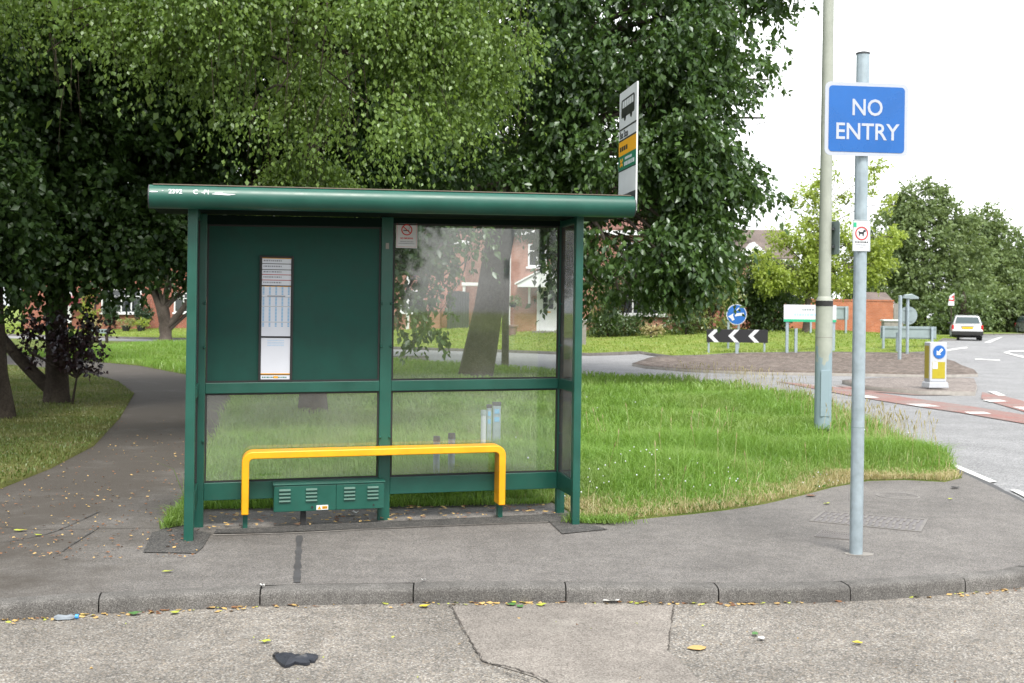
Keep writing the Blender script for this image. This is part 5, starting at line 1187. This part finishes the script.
upper = cl([(600,-70,27,3.0),(690,-60,27,2.4),(500,-80,28,3.0),(560,-170,28,3.2),(650,-160,28,2.8),(735,-55,27,1.3),(600,-250,28,2.5)])
ct = tree('broadleaf_tree', 'large dark glossy leaved tree with a leaning trunk seen through the clear panel', b, [(b.x,b.y,b.z-.3,.37),(t1.x,t1.y,t1.z,.285),(t2.x,t2.y,t2.z,.24),(t3.x,t3.y,t3.z,.16)], ccl+back_, L['cherry'], .155, .56, 3400, 16, .62, .85, 'barkgrey', limb_r=.35, thr=.54, inner=.45, twig=2, flare=1.1)
p, d = crown_points(upper, 900, 12, .8, .7, thr=.25); V, T = leaves(p-np.array(b), d, .24, .55); np_mesh('crown_top', V, [T], L['cherry'], ct)
# slim trunk behind it
b = gb(505, 364); tree('slim_tree', 'slim young tree standing just right of the leaning trunk', b, [(b.x,b.y,b.z-.2,.11),(b.x,b.y,b.z+3,.10),(b.x+.3,b.y,b.z+6,.05)], cl([(505,140,b.y,1.6),(520,190,b.y,1.0),(480,185,b.y,1.2)]), L['cherry'], .17, .55, 1400, 12, .6, .7, 'barkgrey', flare=1.05)
# dark trees at the left
b = gb(57, 402)
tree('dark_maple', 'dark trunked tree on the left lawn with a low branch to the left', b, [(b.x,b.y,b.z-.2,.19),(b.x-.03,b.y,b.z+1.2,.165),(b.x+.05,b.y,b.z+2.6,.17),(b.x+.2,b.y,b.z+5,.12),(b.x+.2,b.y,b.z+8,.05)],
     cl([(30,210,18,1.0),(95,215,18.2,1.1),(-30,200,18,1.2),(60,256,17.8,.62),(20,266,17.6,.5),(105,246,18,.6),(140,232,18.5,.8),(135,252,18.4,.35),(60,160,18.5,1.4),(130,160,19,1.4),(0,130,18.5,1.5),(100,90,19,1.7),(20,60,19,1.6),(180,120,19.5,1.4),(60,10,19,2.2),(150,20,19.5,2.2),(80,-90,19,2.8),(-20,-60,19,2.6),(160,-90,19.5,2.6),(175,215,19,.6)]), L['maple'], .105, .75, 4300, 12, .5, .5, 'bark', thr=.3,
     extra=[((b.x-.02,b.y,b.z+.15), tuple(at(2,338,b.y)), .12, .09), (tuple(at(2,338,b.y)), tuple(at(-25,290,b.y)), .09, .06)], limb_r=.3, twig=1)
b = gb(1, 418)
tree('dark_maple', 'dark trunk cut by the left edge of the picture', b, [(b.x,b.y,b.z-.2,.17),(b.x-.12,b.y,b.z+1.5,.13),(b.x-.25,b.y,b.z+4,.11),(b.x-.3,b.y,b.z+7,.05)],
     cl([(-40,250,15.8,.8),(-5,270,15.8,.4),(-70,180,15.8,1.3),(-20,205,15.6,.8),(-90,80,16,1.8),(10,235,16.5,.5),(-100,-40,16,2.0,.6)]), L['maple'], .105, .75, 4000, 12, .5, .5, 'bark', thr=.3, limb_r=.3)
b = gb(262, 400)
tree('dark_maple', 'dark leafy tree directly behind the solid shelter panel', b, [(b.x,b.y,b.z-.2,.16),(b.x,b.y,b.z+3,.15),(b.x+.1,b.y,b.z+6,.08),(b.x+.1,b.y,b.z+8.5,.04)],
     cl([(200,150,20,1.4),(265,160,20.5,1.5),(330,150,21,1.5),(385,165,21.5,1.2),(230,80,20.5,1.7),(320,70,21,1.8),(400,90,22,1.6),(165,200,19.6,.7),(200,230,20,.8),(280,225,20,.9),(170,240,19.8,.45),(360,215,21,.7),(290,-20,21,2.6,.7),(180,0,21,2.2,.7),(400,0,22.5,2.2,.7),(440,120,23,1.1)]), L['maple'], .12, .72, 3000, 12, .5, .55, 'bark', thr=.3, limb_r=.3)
# woodland seen deep behind them
for i, (px, D, lab) in enumerate(((-70, 31, 'shaded dark tree deep behind the trunk at the left edge'), (100, 34, 'shaded dark tree deep behind the two left trunks'), (350, 38, 'shaded dark tree far behind the solid panel'))):
    base = at(px, 330, D); base.z = g(base.x, D)
    if i == 1: continue
    tree('dark_tree', lab, base, [(base.x,D,base.z-.2,.2),(base.x,D,base.z+4,.16),(base.x,D,base.z+9,.06)], [((base.x+dx, D+dy, z), r) for dx, dy, z, r in ((0,0,5.5,2.6),(-2.2,.3,6.5,2.4),(2.2,0,6.2,2.4),(0,.5,9,2.8),(-2.5,0,9.5,2.4),(2.6,.2,9.4,2.4),(0,0,12,2.4))], L['maple'], .22, .75, 900, 10, .7, .5, 'bark', thr=.2)
# forked tree on the far side
b = gb(165, 341); D = b.y
tree('forked_tree', 'grey forked tree with a low spreading crown in front of the left house', b, [(b.x,D,b.z-.3,.31),(b.x,D,b.z+.9,.27),(b.x-.1,D,b.z+1.6,.22)],
     cl([(120,244,D-.5,1.35),(150,232,D,1.7),(185,240,D,1.7),(210,262,D,1.4),(145,270,D-.5,.6),(110,268,D-.6,.5),(175,275,D,.7),(228,285,D,.7),(170,195,D,2.0),(130,205,D,1.6),(215,205,D,1.8),(170,150,D,2.0)]), L['maple'], .19, .7, 1300, 10, .6, .6, 'barkgrey', thr=.3,
     extra=[(tuple(at(163,322,D)), tuple(at(150,285,D)), .2, .12), (tuple(at(165,322,D)), tuple(at(168,285,D)), .17, .1), (tuple(at(168,326,D)), tuple(at(195,290,D)), .18, .1), (tuple(at(169,330,D)), tuple(at(205,297,D)), .10, .06)], limb_r=.3)
# purple suckers by the left trunk
b = gb(78, 404)
mb = MB()
o = tree('purple_shrub', 'purple leaved shoots beside the dark trunk on the left lawn', b, [(b.x-.1,b.y,b.z,.02),(b.x,b.y,b.z+.6,.014),(b.x+.1,b.y,b.z+1.1,.006)], cl([(78,330,b.y-.1,.26),(92,345,b.y-.2,.20),(75,352,b.y,.22),(98,326,b.y,.14),(88,365,b.y-.1,.14),(68,342,b.y,.2),(40,325,b.y+.3,.22),(28,350,b.y+.3,.16),(20,330,b.y+.3,.16)]), L['purple'], .085, .7, 5200, 8, .35, .3, 'bark', cat='shrub', thr=.3)
# yellow green street tree
b = gb(806, 341); D = b.y
tree('yellow_green_tree', 'sparse yellow green tree behind the lamp post', b, [(b.x,D,b.z-.2,.16),(b.x+.1,D,b.z+2.4,.11),(b.x+.5,D,b.z+4.2,.06),(b.x+.7,D,b.z+5.6,.02)],
     cl([(835,172,D,.35),(880,165,D,.28),(866,178,D,.34),(800,196,D,.4),(822,178,D,.3),(893,205,D,.3),(812,268,D,.9),(840,272,D,.8),(785,268,D,.7),(765,262,D,.45),(860,262,D,.8),(880,250,D,.55),(895,238,D,.35),(800,235,D,.75),(825,215,D,.65),(850,232,D,.7),(778,240,D,.4),(790,210,D,.35),(818,190,D,.35),(850,200,D,.4),(868,190,D,.25),(872,272,D,.5),(886,262,D,.35),(768,280,D,.5),(790,274,D,.6),(815,278,D,.6),(835,250,D,.8),(805,255,D,.7),(770,275,D,.55),(855,268,D,.6)]), L['fartan'], .16, .52, 4000, 12, .6, .15, 'barkgrey', thr=.38, limb_r=.12, inner=.2)
# tall dark tree and the hedgerow along the road
def fartree(px, D, lab, lst, m, size, per, name='roadside_tree', group='trees along the road at the right', thr=.3):
    base = at(px, 330, D); base.z = g(base.x, D); c_ = cl([(a, b_, D+dz, r) for a, b_, dz, r in lst]); top_ = max(c[0].z for c in c_)
    return tree(name, lab, base, [(base.x,D,base.z-.3,.3),(base.x,D,base.z+2.5,.24),(base.x,D,max(base.z+3, top_-1),.08)], c_, m, size, .6, per*1.7, 10, size*3, .3, 'bark', group=group, thr=thr, inner=.5)
fartree(922, 84, 'tallest dark green tree on the right with an uneven peaked top', [(918,205,0,1.6),(930,195,0,1.0),(900,215,0,1.4),(945,215,0,1.3),(962,225,0,.9),(890,240,0,1.8),(920,240,-1,2.2),(955,245,0,1.8),(972,258,0,1.3),(885,270,0,1.8),(915,275,-1.5,2.2),(945,280,-1,2.0),(968,285,-1,1.4),(900,300,-1,1.8),(930,310,-1.5,1.8),(955,312,-1,1.3),(938,196,0,.6),(906,203,0,.6)], L['fardark'], .28, 640, group=None)
fartree(985, 98, 'rounded tree just right of the tallest dark one', [(985,225,0,1.6),(970,240,0,1.8),(1000,245,0,1.8),(985,265,0,2.2),(1005,280,-1,1.8),(978,295,-1,1.8),(998,312,-1,1.8)], L['fardark'], .30, 620)
fartree(1022, 102, 'grey green roadside tree at the right edge of the picture', [(1015,255,0,1.8),(1035,258,0,2.0),(1020,285,-1,2.2),(1045,285,-1,2.2),(1015,310,-1,1.9),(1040,312,-1,2.0)], L['far'], .30, 600)
fartree(1080, 100, 'roadside tree just beyond the right edge', [(1075,240,0,2.4),(1095,260,0,2.4),(1070,285,0,2.4),(1100,295,0,2.4),(1130,265,0,2.6)], L['far'], .45, 300)
fartree(962, 76, 'low light green bush at the foot of the tallest dark tree', [(940,312,0,1.1),(960,305,0,1.2),(975,312,0,1.1),(955,318,0,.9),(945,325,0,.7),(965,325,0,.7),(938,330,0,.5),(958,332,0,.5)], L['far'], .22, 700, name='roadside_bush', group=None)
fartree(1005, 92, 'dark hedge of bushes behind the white car', [(970,308,0,1.3),(985,300,0,1.4),(1003,302,0,1.4),(1020,304,0,1.4),(1040,305,0,1.4),(985,318,0,1.2),(1000,320,0,1.2),(1015,321,0,1.2),(1030,322,0,1.2),(1045,322,0,1.2),(1060,322,0,1.3)], L['fardark'], .28, 700, name='roadside_hedge', group=None)
fartree(845, 96, 'pale tree far behind the yellow green one', [(860,290,0,2.0),(880,285,0,2.0),(850,270,0,1.8),(875,262,0,1.8),(866,305,0,1.6)], L['far'], .38, 350, name='distant_tree', group=None)
fartree(720, 80, 'tree crown behind the glossy tree at the right', [(715,265,0,2.2),(735,285,0,1.8),(700,290,0,2.0)], L['far'], .34, 420, name='distant_tree', group=None)
# shrubs
def shrub(name, lab, px, py, lst, m, size, per=1600, asp=.6, grav=.2, group=None, thr=.2, cat='shrub', D=None):
    b = gb(px, py) if D is None else at(px, py, D)
    if D: b.z = g(b.x, D)
    c_ = cl([(a, y, b.y, r) for a, y, r in lst])
    return tree(name, lab, b, [(b.x,b.y,b.z-.1,.05),(b.x,b.y,b.z+.6,.03)], c_, m, size, asp, per, 8, size*3, grav, 'bark', cat=cat, inner=.4, thr=thr, limb_r=.08)
shrub('garden_shrub', 'dark green rounded shrub behind the chevron board', 757, 332, [(738,268,.8),(756,266,.8),(770,270,.6),(735,285,.8),(752,280,.9),(770,284,.9),(745,300,.9),(760,290,1.0),(775,300,.9),(765,315,.9),(748,316,.8),(776,316,.6),(752,325,.6),(772,326,.6)], L['shrub'], .16, D=54)
shrub('garden_shrub', 'yellow variegated shrub left of the chevron board', 712, 332, [(700,285,.7),(722,282,.7),(692,300,.6),(705,298,.8),(712,285,.7),(700,312,.8),(715,316,.8),(725,300,.7),(697,325,.5),(716,327,.5)], L['shrubyellow'], .15, D=53)
shrub('garden_shrub', 'low pinkish shrub left of the variegated one', 686, 333, [(680,320,.55),(690,316,.55),(698,324,.45),(672,326,.4)], L['far'], .12, D=52)
shrub('garden_hedge', 'clipped low green hedge behind the glossy tree', 608, 330, [(590,325,.35),(598,324,.4),(606,325,.4),(614,324,.4),(622,325,.4),(630,325,.4),(638,326,.35)], L['shrub'], .10, 5000, cat='hedge', D=52)
shrub('garden_tree', 'light green tree in front of the grey brown roof', 776, 330, [(755,280,.9),(768,276,.9),(782,278,.9),(795,284,.9),(788,296,.8),(770,292,.8),(800,270,.6),(758,296,.8),(812,282,.7),(806,294,.6)], L['far'], .17, D=59, cat='tree')
shrub('garden_tree', 'small leafy garden tree in front of the brick house by the pillar', 622, 329, [(610,285,.8),(626,275,.9),(642,285,.9),(655,298,.8),(630,300,.8),(612,305,.6),(640,262,.8)], L['shrub'], .15, D=52.5, cat='tree')
shrub('garden_tree', 'leafy garden tree between the brick house and the yellow shrub', 690, 331, [(680,290,.8),(694,280,.9),(705,270,.9),(690,300,.8),(675,304,.7),(718,268,.7)], L['far'], .17, D=55, cat='tree')
shrub('garden_shrub', 'pale variegated shrub beside the white door', 602, 329, [(598,310,.55),(606,303,.5),(603,318,.5),(612,312,.4)], L['shrubyellow'], .13, D=53)
shrub('yellow_flowers', 'clump of yellow flowers at the brick house foot', 651, 333, [(646,329,.18),(653,330,.2),(659,330,.16)], L['grassdry'], .09, 7000, cat='flowers', D=51)
for px, lst, lab in ((110, [(110,318,.42),(110.5,311,.42),(110.5,305,.3),(110.5,302,.15)], 'dark clipped conifer left of the white window'), (144, [(143.5,318,.42),(144,311,.48),(144,305,.34),(144,301,.15)], 'dark clipped conifer right of the white window')):
    shrub('clipped_conifer', lab, px, 326, lst, L['shrubdark'], .10, 6500, group='conifers by the left house', D=68)
shrub('climbing_shrub', 'yellow green climber on the left brick house', 91, 328, [(91,298,.5),(92,306,.6),(90,314,.5),(93,291,.35)], L['fartan'], .13, 2500, D=69.5)
def potted(lab, px, D, m, r):
    b = at(px, 328, D); b.z = g(b.x, D); o = empty('plant_pot', b, 0, lab, 'potted plant')
    MB().tube([(0,0,0),(0,0,.25),(0,0,.36)], [.16,.24,.26], 14).build('pot', M['rubber'], o, True)
    p, d = crown_points([((0,0,.36+r*.4), (r*1.1, r*.8, r*.5))], 6000, 6, .2, .2); V, T = leaves(p, d, .1, .5); np_mesh('foliage', V, [T], m, o)
potted('black pot of yellow plants under the white window', 141, 66.5, L['fartan'], .42); potted('pot of pale flowers left of the yellow potted plant', 126, 66.5, L['shrubyellow'], .45); potted('pot of orange flowers below the climber', 93, 66.5, L['grassdry'], .45)
b = at(73, 302, 69.3); o = empty('hanging_basket', b, 0, 'pink flower basket hanging on the left brick house', 'hanging basket')
MB().tube([(0,0,-.2),(0,0,0)], [.12,.25], 12).build('basket', M['rubber'], o, True); p, d = crown_points([((0,0,.1), (.5,.3,.28))], 6000, 6, .2, .4); V, T = leaves(p, d, .09, .6); np_mesh('flowers', V, [T], leafmat('pink petal', (.45,.08,.13,1), (.6,.2,.25,1)), o)
b = at(513, 303, 54.6); o = empty('hanging_basket', b, 0, 'small green basket on the brick wall left of the white door', 'hanging basket')
MB().tube([(0,0,-.2),(0,0,0)], [.1,.2], 12).build('basket', M['rubber'], o, True); p, d = crown_points([((0,0,.1), (.4,.25,.25))], 6000, 6, .2, .4); V, T = leaves(p, d, .09, .6); np_mesh('foliage', V, [T], L['far'], o)
b = at(512, 328.5, 54.3); b.z = g(b.x, b.y); o = empty('plant_pot', b, 0, 'terracotta pot at the corner of the white door house', 'potted plant'); MB().tube([(0,0,0),(0,0,.4),(0,0,.42),(0,0,.5)], [.17,.25,.29,.29], 16).build('pot', M['redpaint'], o, True)
MB().tube([(0,0,.44),(0,0,.48)], .24, 16).build('soil', M['bark'], o)

L['weed'] = leafmat('weed leaf', (.09,.18,.035,1), (.16,.26,.06,1), .3, .02)
# broad leaved weeds in the verge
W_, Dn = [], []
for i in range(200):
    if i < 60: x, y = random.uniform(1.6, 3.4), random.uniform(15, 19)
    elif i < 90:
        k = random.randrange(len(front)-1); q = front[k]+(front[k+1]-front[k])*random.random(); x, y = q[0]+random.uniform(-.1, .1), q[1]+random.uniform(-.02, .4)
    else: x, y = random.uniform(-2, 4.6), random.uniform(9, 14)
    if not inpoly(np.array([x]), np.array([y]), verge_poly)[0]: continue
    h = .16 if i < 60 else .015; big = 2.2 if i < 60 else 1
    for j in range(7):
        a = random.uniform(0, 6.28); W_.append((x+.03*big*math.cos(a), y+.03*big*math.sin(a), g(x, y)+.015+random.uniform(0, h))); Dn.append((math.cos(a), math.sin(a), random.uniform(.1, 1.1)))
V, T = leaves(np.array(W_), np.array(Dn), .05, .45); tag(np_mesh('verge_weeds', V, [T], L['weed']), 'broad leaved weeds among the verge grass', 'weeds', kind='stuff')

# unseen trees and lamp post added behind the viewer to shape the panel reflections
for x, y, r, lab in ((11.6, -30, 2.3, 'added unseen round dark tree behind the viewer, nearer the shelter'), (24.2, -31, 2.6, 'added unseen round dark tree behind the viewer, further to the right'), (2, -34, 3, 'added unseen broad dark tree directly behind the viewer')):
    tree('unseen_tree', lab, (x, y, 0), [(x,y,-.2,.2),(x,y,2.5,.16),(x,y,6,.06)], [((x, y, 3.6), r), ((x+.8, y, 5.8), r), ((x-.8, y+.3, 7.6), r*.9)], L['maple'], .3, .7, 500, 10, .8, .5, 'bark')
x, y = 17.0, -26; o = empty('lamp_post', (x, y, 0), 0, 'added unseen grey lamp post behind the viewer', 'lamp post')
MB().tube([(0,0,-.2),(0,0,1.5),(0,0,1.55),(0,0,7)], [.1,.1,.07,.05], 14).build('shaft', M['galv'], o, True); MB().box(-.35,.35,-.06,-.05,2.9,3.7).build('plate', M['alu'], o)

for x, y, lab in ((-15, -12, 'added unseen tall dark tree behind the viewer at the far left'), (-19, -8, 'added unseen tall dark tree behind the viewer beyond the left edge')):  # unseen trees added to block sky light from behind left
    tree('unseen_tree', lab, (x, y, 0), [(x,y,-.2,.25),(x,y,3,.2),(x,y,9,.08)], [((x+dx, y+dy, z), r) for dx, dy, z, r in ((0,0,3.6,2.4),(-2,0,4.8,2.4),(2,0,5,2.4),(0,.5,7,2.8),(-2.2,0,8.4,2.4),(2.2,0,8.4,2.4),(0,0,10.8,2.6))], L['maple'], .3, .75, 620, 10, .8, .5, 'bark')
# ================================================================ LIGHT, SKY, CAMERA
EL, AZ = R(58), R(165)                      # sun height; compass direction measured from +y clockwise
w = bpy.data.worlds.new('World'); sc.world = w; w.use_nodes = True; ns = w.node_tree.nodes; ls = w.node_tree.links; ns.clear()
sky = ns.new('ShaderNodeTexSky'); sky.sky_type = 'NISHITA'; sky.sun_disc = False; sky.sun_elevation = EL; sky.sun_rotation = AZ; sky.air_density = 1.2; sky.dust_density = 2.5
tc = ns.new('ShaderNodeTexCoord'); mp = ns.new('ShaderNodeMapping'); mp.inputs['Scale'].default_value = (1, 1, 2.6); ls.new(tc.outputs['Generated'], mp.inputs[0])
nz = noise(ns, ls, mp.outputs[0], 1.7, 7, .55)
cov = ramp(ns, ls, nz, [(.38, .40), (.58, .96)])
cloud = ramp(ns, ls, nz, [(.34, (4.7, 5.3, 5.8, 1)), (.52, (11.2, 11.4, 11.6, 1)), (.7, (12.2, 12.2, 12.2, 1))])
cc = mix(ns, ls, cov, sky.outputs[0], cloud)
bg = ns.new('ShaderNodeBackground'); ls.new(cc, bg.inputs[0]); bg.inputs[1].default_value = SKYS
wo = ns.new('ShaderNodeOutputWorld'); ls.new(bg.outputs[0], wo.inputs[0])
sl = bpy.data.lights.new('sun', 'SUN'); sl.energy = SUNE; sl.angle = R(20); sl.color = (1, .955, .88); so = bpy.data.objects.new('sun', sl); col.objects.link(so)
dv = Vector((math.sin(AZ)*math.cos(EL), math.cos(AZ)*math.cos(EL), math.sin(EL))); so.rotation_euler = dv.to_track_quat('Z', 'Y').to_euler(); so.location = dv*60
cam = bpy.data.cameras.new('camera'); co = bpy.data.objects.new('camera', cam); col.objects.link(co); sc.camera = co
cam.sensor_width = 36; cam.lens = F/1024*36; cam.clip_end = 3000; cam.clip_start = .05
cam.shift_y = -(341.5-CY)/1024*1.0
co.location = (0, 0, EYE); co.rotation_euler = (Matrix.Rotation(R(90), 4, 'X') @ Matrix.Rotation(ROLL, 4, 'Z')).to_euler()
cam.dof.use_dof = True; cam.dof.focus_distance = 8.3; cam.dof.aperture_fstop = 5.0
vs_ = sc.view_settings; vs_.view_transform = 'Standard'; vs_.look = 'None'; vs_.exposure = EXPO; vs_.gamma = 1; vs_.use_curve_mapping = False
sc.render.engine = 'CYCLES'; cy = sc.cycles; cy.max_bounces = 8; cy.diffuse_bounces = 4; cy.glossy_bounces = 3; cy.transmission_bounces = 4; cy.transparent_max_bounces = 16
cy.caustics_reflective = False; cy.caustics_refractive = False; cy.sample_clamp_indirect = 6; cy.use_adaptive_sampling = True; cy.use_denoising = True
